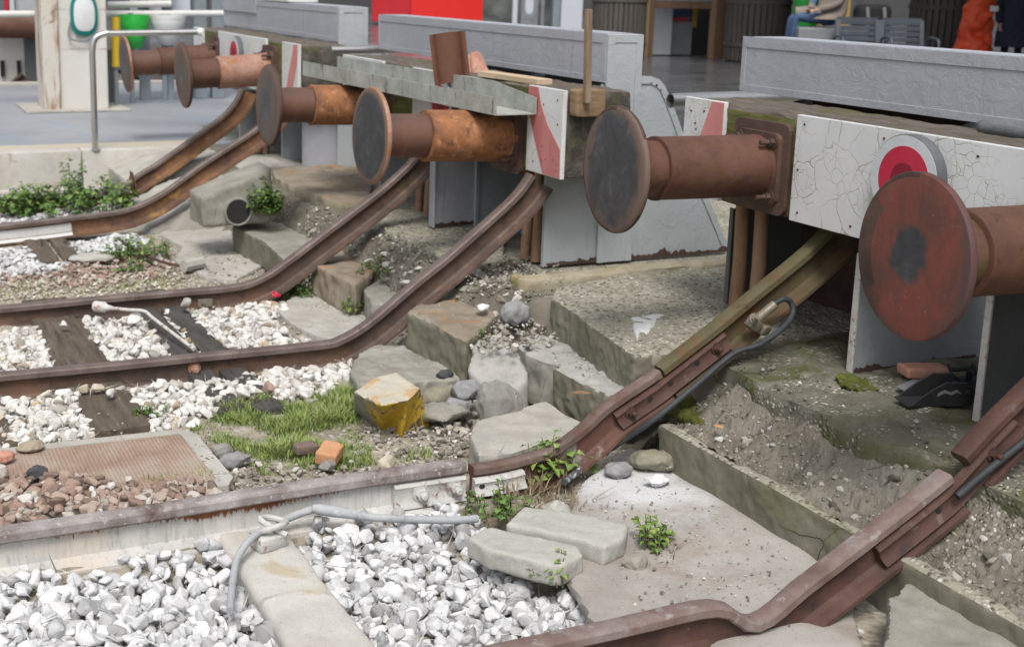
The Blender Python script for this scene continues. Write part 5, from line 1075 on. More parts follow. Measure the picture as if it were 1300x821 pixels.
def plant(label, pos, spread, nst, hgt, leaf, seed, m='leaf', zf=None, flop=.6, name='weed', cat='weed'):
    r = random.Random(seed)
    vs, fs, tn = [], [], []; sb = BM(); nv = 0
    for k in range(nst):
        a = r.uniform(0, 6.28); rr = math.sqrt(r.random()); x = pos[0]+math.cos(a)*rr*spread[0]; y = pos[1]+math.sin(a)*rr*spread[1]
        z0 = zf(x, y) if zf else pos[2]; h = r.uniform(*hgt)*(1-.45*rr); b = r.uniform(0, 6.28); tip = V((x+math.cos(b)*h*flop*r.random(), y+math.sin(b)*h*flop*r.random(), z0+h)); base = V((x, y, z0-.01))
        mid = base.lerp(tip, .5)+V((r.uniform(-.1, .1)*h, r.uniform(-.1, .1)*h, h*.08))
        tube(sb, [base, mid, tip], [.0035, .0028, .0015], 5)
        n = max(6, int(h/leaf*5))
        for i in range(n):
            t = .18+.82*(i+r.random())/n; c = base.lerp(mid, t*2) if t < .5 else mid.lerp(tip, t*2-1)
            az = r.uniform(0, 6.28); el = r.uniform(-.35, .6); L = leaf*r.uniform(.55, 1.25)*(1.1-.4*t); w = L*r.uniform(.3, .44)
            d = V((math.cos(az)*math.cos(el), math.sin(az)*math.cos(el), math.sin(el))); s = d.cross(V((0, 0, 1))).normalized(); n_ = s.cross(d).normalized()
            if n_.z < 0: n_ = -n_
            s = (s+n_*r.uniform(-.5, .5)).normalized()
            p0 = c+d*L*.15; pm = c+d*L*.5+n_*L*.06; p1 = c+d*L-V((0, 0, L*.18))
            for q in (p0, pm+s*w+n_*L*.1, p1, pm-s*w+n_*L*.1, pm): vs.append(q)
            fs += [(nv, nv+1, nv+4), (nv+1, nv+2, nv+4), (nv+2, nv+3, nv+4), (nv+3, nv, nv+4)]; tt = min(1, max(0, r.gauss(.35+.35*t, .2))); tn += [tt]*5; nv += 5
    me = raw_mesh('leaves', vs, fs, None, False, tn); me.materials.append(M[m]); me.materials.append(M['stem'])
    sm_ = bpy.data.meshes.new('s'); sb.to_mesh(sm_); sb.free(); nb = BM(); nb.from_mesh(me); k0 = len(nb.faces); nb.from_mesh(sm_); nb.faces.ensure_lookup_table()
    for f in nb.faces[k0:]: f.material_index = 1
    m2 = bpy.data.meshes.new(name); nb.to_mesh(m2); nb.free(); m2.transform(Matrix.Translation(-V(pos))); m2.materials.append(M[m]); m2.materials.append(M['stem'])
    o = bpy.data.objects.new(name, m2); COL.objects.link(o); o.location = pos; return tag(o, label, cat)
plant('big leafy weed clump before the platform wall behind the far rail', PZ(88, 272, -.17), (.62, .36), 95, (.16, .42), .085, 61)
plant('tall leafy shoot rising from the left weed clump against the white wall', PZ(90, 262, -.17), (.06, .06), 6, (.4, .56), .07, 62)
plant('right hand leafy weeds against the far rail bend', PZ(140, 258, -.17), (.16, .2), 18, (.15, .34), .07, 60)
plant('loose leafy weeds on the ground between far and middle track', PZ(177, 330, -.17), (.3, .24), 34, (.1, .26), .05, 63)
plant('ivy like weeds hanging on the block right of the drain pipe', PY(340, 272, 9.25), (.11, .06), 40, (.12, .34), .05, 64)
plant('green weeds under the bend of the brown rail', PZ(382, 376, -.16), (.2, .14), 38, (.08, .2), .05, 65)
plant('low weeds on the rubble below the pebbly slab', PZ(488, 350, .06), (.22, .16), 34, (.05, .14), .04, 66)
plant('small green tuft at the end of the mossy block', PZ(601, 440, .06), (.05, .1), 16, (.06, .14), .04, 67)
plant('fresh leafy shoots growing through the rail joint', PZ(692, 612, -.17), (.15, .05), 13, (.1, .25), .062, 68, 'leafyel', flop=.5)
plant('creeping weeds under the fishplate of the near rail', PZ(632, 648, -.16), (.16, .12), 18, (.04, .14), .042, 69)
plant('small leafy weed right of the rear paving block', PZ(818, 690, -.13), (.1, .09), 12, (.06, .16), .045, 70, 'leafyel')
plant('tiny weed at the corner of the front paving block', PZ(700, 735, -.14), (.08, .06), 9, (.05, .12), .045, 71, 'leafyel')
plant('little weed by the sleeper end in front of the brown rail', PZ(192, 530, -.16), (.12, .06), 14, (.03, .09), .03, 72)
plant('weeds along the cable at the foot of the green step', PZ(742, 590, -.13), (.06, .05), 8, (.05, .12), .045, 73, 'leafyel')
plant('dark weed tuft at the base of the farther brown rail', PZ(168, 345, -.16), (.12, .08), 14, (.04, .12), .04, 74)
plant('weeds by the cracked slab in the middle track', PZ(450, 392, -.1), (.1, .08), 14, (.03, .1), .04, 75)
# moss cushions
def cushion(c, s, label, seed):
    b = BM(); bmesh.ops.create_icosphere(b, subdivisions=3, radius=.5); b2 = BM(); merge(b2, b, Matrix.Translation(c) @ Matrix.Diagonal((*s, 1)))
    tag(obj('moss_patch', remesh(b2, .008, ((.05, 6), (.02, 20), (.012, 60)), seed=seed), M['moss'], smooth=80), label, 'moss', None)
cushion(PZ(895, 522, .06), (.3, .34, .05), 'bright moss cushion at the foot of the upper platform beside the cable', 81)
cushion(PZ(855, 508, .06), (.16, .2, .05), 'yellow green moss under the bent rail by the step', 82)
cushion(PZ(1085, 488, .29), (.2, .3, .006), 'dark moss sheet on the upper platform left of the brackets', 83)
# ---------------------------------------------------------------- cables and small objects
b = BM(); cp = [PZ(716, 612, -.12), PZ(745, 590, -.1), PZ(790, 560, 0), PY(832, 531, 4.4), PY(880, 492, 4.38), PY(930, 450, 4.36), PY(965, 437, 4.33), PY(995, 415, 4.36), PY(1006, 398, 4.4), PY(1004, 384, 4.42), PY(993, 380, 4.43), PY(975, 392, 4.45)]
tube(b, cp, .0135, 12, 7); cb = tag(obj('cable', b, M['cable'], smooth=60), 'black rubber cable climbing along the green rail to the clamp', 'cable')
b = BM(); tube(b, [PZ(716, 612, -.118), PZ(745, 590, -.098), PZ(775, 570, -.035)], .0143, 12, 5); obj('white_dust_sleeve', b, M['cablewhite'], cb, smooth=60)
b = BM(); a, c = PY(984, 386, 4.44), PY(962, 404, 4.46); lathe(b, a, c-a, [(0, .021), ((c-a).length*.85, .022), ((c-a).length, .026), ((c-a).length+.05, .03), ((c-a).length+.06, .02)], 14)
obox(b, PY(957, 411, 4.46), (.07, .05, .055), rotm(.2, .6, .2), .01); bolt(b, PY(957, 404, 4.43), (-.2, -.9, .3), .016, .02); obox(b, PY(970, 418, 4.47), (.06, .04, .05), rotm(.4, .2, .3), .008)
tag(obj('cable_clamp', b, M['clamp'], smooth=40), 'greasy metal clamp holding the looped cable on the green rail', 'clamp')
b = BM(); tube(b, [PY(1215, 630, 3.03), PY(1250, 600, 3.03), PY(1300, 560, 3.03), PY(1340, 525, 3.04)], .0135, 10, 5); tag(obj('cable', b, M['cable'], smooth=60), 'black cable running below the nearest rail at the right edge', 'cable')
b = BM(); hp = [PZ(292, 775, -.14), PZ(296, 735, -.13), PZ(303, 705, -.11), PZ(325, 678, -.08), PY(360, 660, 4.47), PY(395, 647, 4.46), PY(420, 646, 4.44), PY(450, 653, 4.42), PZ(480, 657, -.1), PZ(530, 659, -.125), PZ(575, 660, -.13), PZ(606, 658, -.14)]
tube(b, hp, [.014]*20+[.016]*40, 12, 6); hs = tag(obj('conduit', b, M['conduit'], smooth=60), 'dusty grey conduit hose lying along the foot of the near rail', 'conduit')
b = BM(); a, c = PY(405, 646, 4.445), PY(452, 653, 4.41); lathe(b, a, c-a, [(-.03, .015), (0, .022), (.06, .023), ((c-a).length, .02)], 12); obj('coupling', b, M['conduit'], hs, smooth=40)
# socket rod
b = BM(); p = [PZ(124, 389, -.03), PZ(160, 393, -.03), PZ(183, 395, -.03), PZ(196, 405, -.05), PZ(246, 443, -.08)]
tube(b, p, .0105, 10, 5); d = p[0]-p[1]; lathe(b, p[0]+d.normalized()*.02, -d, [(0, .028), (.0, .034), (.07, .034), (.085, .02), (.13, .012)], 14)
tag(obj('socket_rod', b, M['white_edge'], smooth=40), 'cranked pale metal rod with socket head lying across the middle track', 'tool')
b = BM(); tube(b, [PZ(150, 302, -.05), PZ(170, 318, -.12), PZ(205, 332, -.1), PZ(232, 338, -.12)], .012, 8, 4); tag(obj('wire', b, M['rust_dark'], smooth=60), 'bent rusty rod leading from the far rail to the pipe offcut', 'rod')
# black brackets
def bracket(label, c, rz, tilt, sc=1):
    b = BM(); Mx = Matrix.Translation(c) @ Matrix.Rotation(rz, 4, 'Z') @ Matrix.Rotation(tilt, 4, 'X'); pr = [(-.15, .0), (.02, .0), (.06, .02), (.1, .0), (.13, .005), (.14, .06), (.09, .1), (.0, .105), (-.06, .07)]
    root = thing('bracket', label, 'bracket', c)
    for s in (-.05, .05):
        q = BM(); prism(q, [V((x*sc, s, z*sc)) for x, z in pr], (0, .008, 0), .0015); b = BM(); merge(b, q, Mx); ch = obj('cheek', b, M['blackplastic'], root)
        q = BM(); prism(q, [V((x*sc, s-.002 if s < 0 else s+.007, z*sc)) for x, z in [(-.03, .045), (.0, .06), (.03, .05), (.05, .06), (.075, .055), (.05, .072), (.025, .062), (.0, .074), (-.03, .06)]], (0, .003, 0)); b = BM(); merge(b, q, Mx); obj('slot', b, M['shopgrey'], ch)
    q = BM(); box(q, -.15*sc, .13*sc, -.05, .058, 0, .007, .001); b = BM(); merge(b, q, Mx); obj('web', b, M['blackplastic'], root)
    q = BM(); lathe(q, (.1*sc, -.06, .06*sc), (0, 1, 0), [(0, .01), (.13, .01)], 10); b = BM(); merge(b, q, Mx); obj('pin', b, M['blackplastic'], root)
bracket('open black bracket with wavy slots lying on the upper platform, nearer one', PZ(1188, 510, .3), -.25, .1, 1.05)
bracket('second black bracket standing against the rusty plate edge', PZ(1226, 488, .3), .9, -.2, .8)
rock(PZ(1250, 478, .33), (.16, .14, .1), M['blackplastic'], 'lump of black rubber beside the brackets', 90, 'rubber_lump', 'rubber')
b = BM(); prism(b, [PZ(u, v, .295) for u, v in ((1138,492),(1165,480),(1180,488),(1160,502))], (0, 0, .006)); tag(obj('sheet_scrap', b, M['shopgrey']), 'grey sheet scrap under the black brackets', 'scrap')
# litter
def litter(pos, size, m, label, seed, name='litter', cat='litter'):
    r = random.Random(seed); b = BM(); bmesh.ops.create_icosphere(b, subdivisions=2, radius=.5)
    for v in b.verts: v.co *= 1+r.uniform(-.35, .3)
    b2 = BM(); merge(b2, b, Matrix.Translation(pos) @ Matrix.Rotation(seed, 4, 'Z') @ Matrix.Diagonal((*size, 1))); tag(obj(name, b2, m), label, cat)
litter(PZ(833, 609, -.1), (.1, .07, .05), M['paper'], 'crumpled white paper at the foot of the long step', 3, 'crumpled_paper')
litter(PZ(614, 390, .2), (.1, .07, .03), M['paper'], 'torn white paper on the rubble by the blue grey stone', 4, 'crumpled_paper')
litter(PZ(350, 374, -.06), (.06, .05, .04), M['signred'], 'red wrapper on the white stones under the bent rail', 5, 'wrapper')
litter(PZ(736, 498, .11), (.1, .05, .008), M['woodblock'], 'orange brown dry leaf on the square mossy step', 6, 'dry_leaf')
litter(PZ(787, 457, .11), (.07, .05, .008), M['brick'], 'orange dry leaf on the step beside the cracked slab', 7, 'dry_leaf')
litter(PZ(912, 541, .1), (.05, .03, .01), M['brick'], 'small orange leaf on the moss below the upper platform', 8, 'dry_leaf')
litter(PZ(1035, 596, .06), (.012, .05, .008), M['brick'], 'orange leaf on the edge of the long step', 9, 'dry_leaf')
litter(PZ(1150, 640, .0), (.05, .03, .01), M['terracotta'], 'reddish leaf beneath the nearest rail', 10, 'dry_leaf')
# ---------------------------------------------------------------- platform furniture (left)
FLP = .262
pb = PZ(98, 141, FLP); yaw = -.06
pil = thing('pillar', 'stained white square platform pillar with rusty left edge', 'pillar', (pb.x, pb.y, FLP))
def P2(b, m, name, par, M4=None, smooth=None): return obj(name, b, m, par, smooth=smooth)
dpp = (V(pb)-V((0, 0, 2))).length; pw = 84/FPX*dpp*.92
x0 = pb.x-pw/2; x1 = pb.x+pw/2
b = BM(); box(b, x0+.2, x1, pb.y, pb.y+.7, FLP, 4.6, .02); obj('shaft', b, M['pillar'], pil)
b = BM(); box(b, x0, x0+.2, pb.y-.05, pb.y+.6, FLP, 4.6, .01); obj('rusty_corner', b, M['pillarrust'], pil)
for zc in (1.05, 1.55):
    b = BM(); box(b, x0+.2, x1+.002, pb.y-.003, pb.y+.3, zc, zc+.012); obj('joint_line', b, M['pillarrust'], pil)
b = BM(); box(b, x0-.25, x1+.25, pb.y-.22, pb.y+.9, FLP, FLP+.03, .01); obj('base', b, M['concpale'], pil)
pc = PY(107, 19, pb.y-.06); ph = thing('telephone_hood', 'white and teal rounded box mounted on the white pillar', 'emergency phone', (pc.x, pc.y, pc.z-.3))
b = BM(); sc = dpp/FPX
def oval(w, h, n=28, e=2.8): return [(math.copysign(abs(math.cos(a))**(2/e), math.cos(a))*w, math.copysign(abs(math.sin(a))**(2/e), math.sin(a))*h*(1 if math.sin(a) > 0 else 1)) for a in [2*math.pi*k/n for k in range(n)]]
prism(b, [V((pc.x+x, pc.y, pc.z+z)) for x, z in oval(16*sc, 25*sc)], (0, .06, 0), .008); obj('rim', b, M['teal'], ph, smooth=50)
b = BM(); prism(b, [V((pc.x+x, pc.y-.012, pc.z+z)) for x, z in oval(12.5*sc, 20*sc)], (0, .02, 0), .005); obj('face', b, M['offwhite'], ph, smooth=50)
b = BM(); tube(b, [V((pc.x-.16, pc.y+.03, pc.z-.05)), V((pc.x-.2, pc.y, pc.z-.28)), V((pc.x-.02, pc.y, pc.z-.33)), V((pc.x+.1, pc.y+.02, pc.z-.27))], .012, 8, 5); obj('cord', b, M['shopgrey'], ph, smooth=60)
# steel handrail at the platform edge
hy = PZ(121, 191, FLP).y; a0 = PY(121, 190, hy); a1 = PY(119, 66, hy); a2 = PY(134, 43, hy); a3 = PY(250, 41, hy)
b = BM(); tube(b, [V((a0.x, hy, FLP)), V((a0.x, hy, a1.z-.1)), V((a0.x, hy, a1.z)), V((a0.x+.03, hy, a2.z-.05)), V((a2.x, hy, a2.z)), V((a2.x+.12, hy, a2.z+.003)), V((a3.x, hy, a3.z))], .031, 14, 5)
hr = tag(obj('handrail', b, M['steel'], smooth=60), 'bent stainless handrail standing on the platform edge', 'handrail')
b = BM(); lathe(b, V((a3.x, hy, a3.z)), (1, 0, 0), [(0, .031), (.01, .03), (.04, .045), (.05, .045)], 14); obj('flange', b, M['offwhite'], hr)
b = BM(); lathe(b, V((a0.x, hy, FLP)), (0, 0, 1), [(0, .06), (.008, .06), (.01, .033)], 16); obj('foot', b, M['steel'], hr)
# guard fence behind: posts and two white rails
fy = pb.y+1.0; gyd = PY(185, 134, fy)
fn = thing('guard_rail', 'blue grey post with two horizontal white tubes across the platform end', 'railing', (gyd.x, fy, FLP))
for u in (185, 243-28): 
    q = PY(u, 100, fy); b = BM(); box(b, q.x-.07, q.x+.07, fy, fy+.12, FLP, 3.0, .01); obj('post', b, M['postblue'], fn)
    b = BM(); box(b, q.x-.16, q.x+.16, fy-.1, fy+.22, FLP, FLP+.015); obj('foot_plate', b, M['postblue'], fn)
for v in (17.5, 6.5):
    p, q = PY(-60, v+1, fy-.05), PY(283, v, fy-.05) ; 
    if v < 10: p = PY(137, v, fy-.05); q = PY(217, v-1.5, fy-.05)
    b = BM(); tube(b, [p, q], .045, 12); obj('rail', b, M['tubewhite'], fn, smooth=50)
b = BM(); p = PY(213, 12, fy+.2); box(b, p.x-.5, p.x+.35, fy+.3, fy+.36, p.z-.1, p.z+1.2, .01); obj('grey_panel', b, M['paleclad'], fn)
for u in (255, 277):
    q = PY(u, 40, fy+.3); b = BM(); box(b, q.x-.09, q.x+.09, fy+.3, fy+.48, FLP, 3.4, .01); tag(obj('post', b, M['postblue']), 'pale blue grey upright post %s the farthest stop' % ('just left of' if u < 260 else 'right behind'), 'post')
# litter bags on rings
def bag(u, v0, v1, hw, y, m, label):
    c = PY(u, v0, y); c2 = PY(u, v1, y); s = hw*(c-V((0, 0, 2))).length/FPX; root = thing('litter_bag', label, 'litter bag', (c.x, y, c2.z))
    b = BM(); H = c.z-c2.z
    lathe(b, V((c.x, y, c.z)), (0, 0, -1), [(0, s), (.02, s*1.04), (H*.3, s*.95), (H*.65, s*.75), (H*.95, s*.5), (H, s*.2)], 24, caps=False)
    bb = remesh(b, .02, ()) if False else b
    obj('bag', bb, m, root, smooth=60)
    b = BM(); lathe(b, V((c.x, y, c.z)), (0, 0, 1), [(-.02, s*1.05), (.03, s*1.05), (.03, s*.96), (-.02, s*.96), (-.02, s*1.05)], 28, caps=False); obj('ring', b, m, root, smooth=40)
    b = BM(); box(b, c.x-.03, c.x+.03, y+s*1.05, y+s*1.05+.05, FLP, c.z+.05, .004); obj('stand', b, M['postblue'], root)
bag(170, 22, 62, 18, fy-.35, M['green'], 'bright green litter bag on its ring stand behind the handrail')
bag(213, 22, 58, 21, fy-.3, M['offwhite'], 'white basket litter bag right of the green one')
b = BM(); q0, q1, q2 = PY(147, 22, fy-.6), PY(147, 85, fy-.6), PY(147, 138, fy-.6)
yr = thing('yellow_post', 'yellow topped slim pole beside the white pillar', 'pole', (q2.x, q2.y, FLP))
tube(b, [q0, q1], .055, 10); obj('yellow_sleeve', b, M['yellowp'], yr, smooth=50); b = BM(); tube(b, [q1, V((q1.x, q1.y, FLP))], .03, 10); obj('pole', b, M['postblue'], yr, smooth=50)
b = BM(); q = PY(138, 110, fy-.3); box(b, q.x-.12, q.x+.1, q.y, q.y+.2, FLP, 1.0, .01); tag(obj('bin', b, M['dkgrey']), 'narrow dark bin behind the right edge of the pillar', 'bin')
# far stop beyond the platform
fs = thing('buffer_stop', 'distant buffer stop at the upper left corner seen past the pillar', 'buffer stop', (1.6, 21.6, .3), G1)
yF = 21.2; q = PY(20, 33, yF)
b = BM(); lathe(b, V((q.x-.4, yF, q.z)), (1, 0, 0), [(0, .2), (.9, .2), (.92, .24), (1.5, .24)], 24); obj('buffer', b, M['rust_brown'], fs, smooth=40)
g0, g1 = PY(26, 46, yF+.2), PY(56, -10, yF+.2); b = BM(); box(b, g0.x, g1.x+.6, yF+.2, yF+.7, g0.z, g1.z, .02); obj('housing', b, M['grey2'], fs)
g0, g1 = PY(-25, 112, yF+.3), PY(33, 48, yF+.3); b = BM(); box(b, g0.x-.6, g1.x, yF+.3, yF+.5, .1, g1.z, .01); obj('board', b, M['pillar'], fs)
g0, g1 = PY(33, 112, yF+.25), PY(60, 46, yF+.25); b = BM(); box(b, g0.x, g1.x+.5, yF+.25, yF+.6, .1, g1.z, .01); obj('side_plate', b, M['dkgrey'], fs)
for i, u in enumerate((3, 24)):
    q = PY(u, 85, yF+.28); b = BM(); box(b, q.x-.03, q.x+.03, yF+.24, yF+.3, q.z-.15, q.z+.1); obj('slot', b, M['slatdark'], fs)
fr_, _ = rail('short rusty rail bending up at the distant left stop', [(p.x, p.z) for p in (PY(-30, 125, yF), PY(0, 112, yF), PY(14, 103, yF), PY(27, 92, yF))], yF, M['rust_dark'], M['rust_dark'], 1.3, 3)
b = BM(); box(b, -30, 5.4, 20.62, 20.9, -.2, .3); tag(obj('platform_kerb', b, M['kerb']), 'far kerb of the platform behind the white pillar', 'platform edge')
for (u0, u1, m, lab) in ((-20, 6, 'dkgrey', 'dark cabinet at the top left corner'), (6, 12, 'signred', 'thin red strip post at the top left corner'), (13, 19, 'paleclad', 'thin pale post at the top left corner')):
    q0, q1 = PY(u0, 22, 22.5), PY(u1, 22, 22.5); b = BM(); box(b, q0.x, q1.x, 22.5, 22.8, .2, 3.2, .01); tag(obj('cabinet' if u1 < 8 else 'post', b, M[m]), lab, 'cabinet' if u1 < 8 else 'post')
# ---------------------------------------------------------------- concourse (right)
RZ = -YAW
def loc(u, v, z=.65): p = PZ(u, v, z); return p
def bgroot(name, label, cat, p, group=None): return thing(name, label, cat, (p.x, p.y, .65), group, RZ)
def bgpart(name, bm, m, root, smooth=None):
    me = bpy.data.meshes.new(name); bmesh.ops.recalc_face_normals(bm, faces=bm.faces); bm.to_mesh(me); bm.free()
    o = bpy.data.objects.new(name, me); COL.objects.link(o); o.parent = root; me.materials.append(m)
    WL[o] = V((0, 0, 0))
    if smooth: me.polygons.foreach_set('use_smooth', [True]*len(me.polygons)); me.set_sharp_from_angle(angle=math.radians(smooth))
    return o
def depth(p): return (np.array(p)-CAMP) @ F_
def planter(root, R=.55, Hh=2.6):
    b = BM(); lathe(b, (0, 0, 0), (0, 0, 1), [(0, R*.93), (Hh, R*.93)], 32); bgpart('core', b, M['slatdark'], root)
    b = BM(); n = 34
    for k in range(n):
        a = 2*math.pi*k/n; obox(b, (math.cos(a)*R, math.sin(a)*R, Hh/2+.02), (.03, R*2*math.pi/n*.82, Hh), rotm(0, 0, a))
    bgpart('slats', b, M['slat'], root)
    for z in (.28, 1.05, 1.9):
        b = BM(); lathe(b, (0, 0, z), (0, 0, 1), [(0, R+.018), (0, R+.035), (.07, R+.035), (.07, R+.018)], 32, caps=False); bgpart('hoop', b, M['slat'], root, 40)
for u, v, wpx, lab in ((783, 78, 66, 'slatted wooden column left of the brown door frame'), (958, 78, 78, 'slatted wooden column right of the brown door frame'), (1193, 90, 84, 'slatted wooden column between the metal seats and the orange bag')):
    p = loc(u, v); r = wpx/2/FPX*depth(p); rt_ = bgroot('slatted_column', lab, 'wooden column', p, 'slatted wooden columns on the concourse'); planter(rt_, r)
# door kiosk
p = loc(865, 74); s = depth(p)/FPX
k = bgroot('kiosk', 'brown framed kiosk front with a white cabinet and grey counter inside', 'kiosk', p)
def kb(name, u0, u1, z0, z1, m, y0=0, y1=.12, bev=.004):
    b = BM(); box(b, (u0-865)*s, (u1-865)*s, y0, y1, z0, z1, bev); return bgpart(name, b, M[m], k)
kb('post', 813, 822, 0, 2.8, 'doorwoodl'); kb('post', 822.4, 828, 0, 2.8, 'doorwood', .01, .13); kb('post', 899, 906, 0, 2.8, 'doorwoodl'); kb('post', 906.4, 917, 0, 2.8, 'doorwood', -.02, .2)
kb('crossbar', 828.2, 898.8, .93, 1.06, 'doorwood', .0, .1); kb('upper_panel', 828.2, 898.8, 1.07, 2.3, 'shopgrey', .03, .06)
kb('white_cabinet', 828, 860, 0.02, .9, 'shopwhite', .7, 1.1); kb('counter', 861, 888, .02, .66, 'shopgrey', .8, 1.2); kb('goods', 862, 888, .68, .92, 'jeans', .9, 1.2); kb('goods', 863, 884, .67, .74, 'signred', .85, .9)
kb('yellow_strip', 889, 896, .55, 2.4, 'yellowp', 1.0, 1.04); kb('back_wall', 800, 925, 0, 3.2, 'darkwall', 1.6, 1.7)
# red box, glass shop front, pale pillar
p = PZ(540, 33, .65); s = depth(p)/FPX
k = bgroot('red_machine', 'bright red cabinet with a darker red side behind the middle stop', 'machine', p)
b = BM(); box(b, (521-540)*s, (613-540)*s, 0, 1.0, .05, 2.6, .02); bgpart('front', b, M['redbox'], k)
b = BM(); box(b, (472-540)*s, (520.8-540)*s, -.02, .98, .1, 2.6, .02); bgpart('side', b, M['reddark'], k)
p = PZ(656, 44, .65); s = depth(p)/FPX
k = bgroot('shop_window', 'grey glass shop front between red cabinet and pale pillar', 'shop window', p)
b = BM(); box(b, (612-656)*s, (702-656)*s, .1, .14, 0, 3.0); bgpart('pane', b, M['glass'], k)
for u0, u1, m in ((650, 656, 'paleclad'), (661, 682, 'offwhite'), (686, 690, 'shopgrey')):
    b = BM(); box(b, (u0-656)*s, (u1-656)*s, .06, .099, .1, 2.8); q = bgpart('mullion' if u1-u0 < 10 else 'poster', b, M['shopgrey'] if m == 'offwhite' else M[m], k)
b = BM(); prism(b, [V(((671-656)*s+x, .05, .75+z)) for x, z in oval(.17, .34)], (0, .009, 0)); bgpart('poster_oval', b, M['teal'] if False else M['postblue'], k)
b = BM(); prism(b, [V(((671-656)*s+x, .045, .78+z)) for x, z in oval(.11, .24)], (0, .009, 0)); bgpart('poster_oval', b, M['paleclad'], k)
p = PZ(720, 46, .65); s = depth(p)/FPX; k = bgroot('pale_pillar', 'pale blue grey clad pillar right of the glass shop front', 'pillar', p)
b = BM(); box(b, (710-720)*s, (737-720)*s, -.2, .6, 0, 4.3, .02); bgpart('front', b, M['paleclad'], k); b = BM(); box(b, (700-720)*s, (709.8-720)*s, -.1, .6, 0, 4.3, .02); bgpart('side', b, M['postblue'], k)
# yellow panel, green crate bag, luggage
p = PZ(1045, 60, .65); s = depth(p)/FPX; k = bgroot('partition_wall', 'ochre yellow wall panel behind the seated person', 'panel', p)
b = BM(); box(b, (1029-1045)*s, (1075-1045)*s, 0, .1, .5, 2.6, .01); bgpart('panel', b, M['yellowwall'], k); b = BM(); box(b, (1020-1045)*s, (1090-1045)*s, -.3, .0, .12, .3, .01); bgpart('ledge', b, M['slat'], k)
p = PZ(1017, 84, .65); s = depth(p)/FPX; k = bgroot('green_bag', 'hanging bright green sack beside the slatted column', 'bag', p)
b = BM(); lathe(b, (0, 0, .55), (0, 0, 1), [(0, .08), (.03, .2), (.25, .22), (.6, .21), (.85, .19), (.9, .1)], 20); bgpart('sack', b, M['green'], k, 50); b = BM(); lathe(b, (0, 0, 1.45), (0, 0, 1), [(-.02, .22), (.03, .22), (.03, .19), (-.02, .19)], 20, caps=False); bgpart('ring', b, M['shopgrey'], k, 40)
b = BM(); box(b, -.04, .04, .22, .28, 0, 1.6); bgpart('stand', b, M['slatdark'], k)
p = PZ(985, 84, .65); k = bgroot('suitcase', 'dark suitcase with maroon lid on the concourse floor', 'suitcase', p)
b = BM(); box(b, -.1, .6, -.1, .2, .02, .42, .04); bgpart('case', b, M['black'], k); b = BM(); box(b, .3, .75, -.15, .15, .42, .55, .03); bgpart('lid', b, M['luggage'], k)
# seats
p0 = PZ(1112, 112, .65); s = depth(p0)/FPX
bench = thing('seat_bench', 'row of blue grey slatted metal seats seen over the nearest stop', 'bench', (p0.x, p0.y, .72), None, RZ)
def seat(cx):
    b = BM(); w = .56
    for zz in (.42, .5, .575, .65, .725, .8):
        box(b, cx-w/2+.04, cx+w/2-.04, -.02-(zz-.42)*-.25, .0+(zz-.42)*.25, zz, zz+.06, .004)
    st = bgpart('seat_back', b, M['seat'], bench)
    b = BM(); 
    for sx in (-1, 1): prism(b, [V((cx+sx*w/2-.03, -.02, .38)), V((cx+sx*w/2+.03, -.02, .38)), V((cx+sx*w/2+.03, .1, .87)), V((cx+sx*w/2-.03, .1, .87))], (0, .025, 0))
    prism(b, [V((cx-w/2, .1, .855)), V((cx+w/2, .1, .855)), V((cx+w/2, .1, .9)), V((cx-w/2, .1, .9))], (0, .025, 0)); bgpart('back_frame', b, M['seat'], bench)
    b = BM(); box(b, cx-w/2, cx+w/2, -.46, -.02, .4, .43, .01); bgpart('seat_pan', b, M['seat'], bench)
for cx in (-.93, -.31, .31, .93)[1:3]: seat(cx)
for cx in (-.66, .0, .64):
    b = BM(); tube(b, [(cx, .0, .42), (cx, -.05, .62), (cx, -.3, .64), (cx, -.42, .6), (cx, -.44, .42)], .018, 8, 4); bgpart('armrest', b, M['seat'], bench, 50)
b = BM(); box(b, -.75, .75, -.25, -.17, .3, .38, .005); bgpart('beam', b, M['dkgrey'], bench)
for cx in (-.6, .6): b = BM(); box(b, cx-.03, cx+.03, -.26, -.16, 0, .3); box(b, cx-.04, cx+.04, -.45, .05, 0, .03); bgpart('leg', b, M['dkgrey'], bench)
# canopy and walls far behind: unseen roof, added and trimmed to shade the concourse
b = BM(); box(b, 13.5, 60, -25, 20.5, 4.6, 5.0); struct(obj('shade_canopy', b, M['ceiling']))
p = PZ(700, 25, .65); Mx = Matrix.Translation((p.x, p.y, 0)) @ Matrix.Rotation(RZ, 4, 'Z')
q = BM(); box(q, -25, 60, 4, 4.4, .5, 4.6); b = BM(); merge(b, q, Mx); tag(obj('station_wall', b, M['darkwall']), 'dark station wall closing the back of the concourse', 'wall')
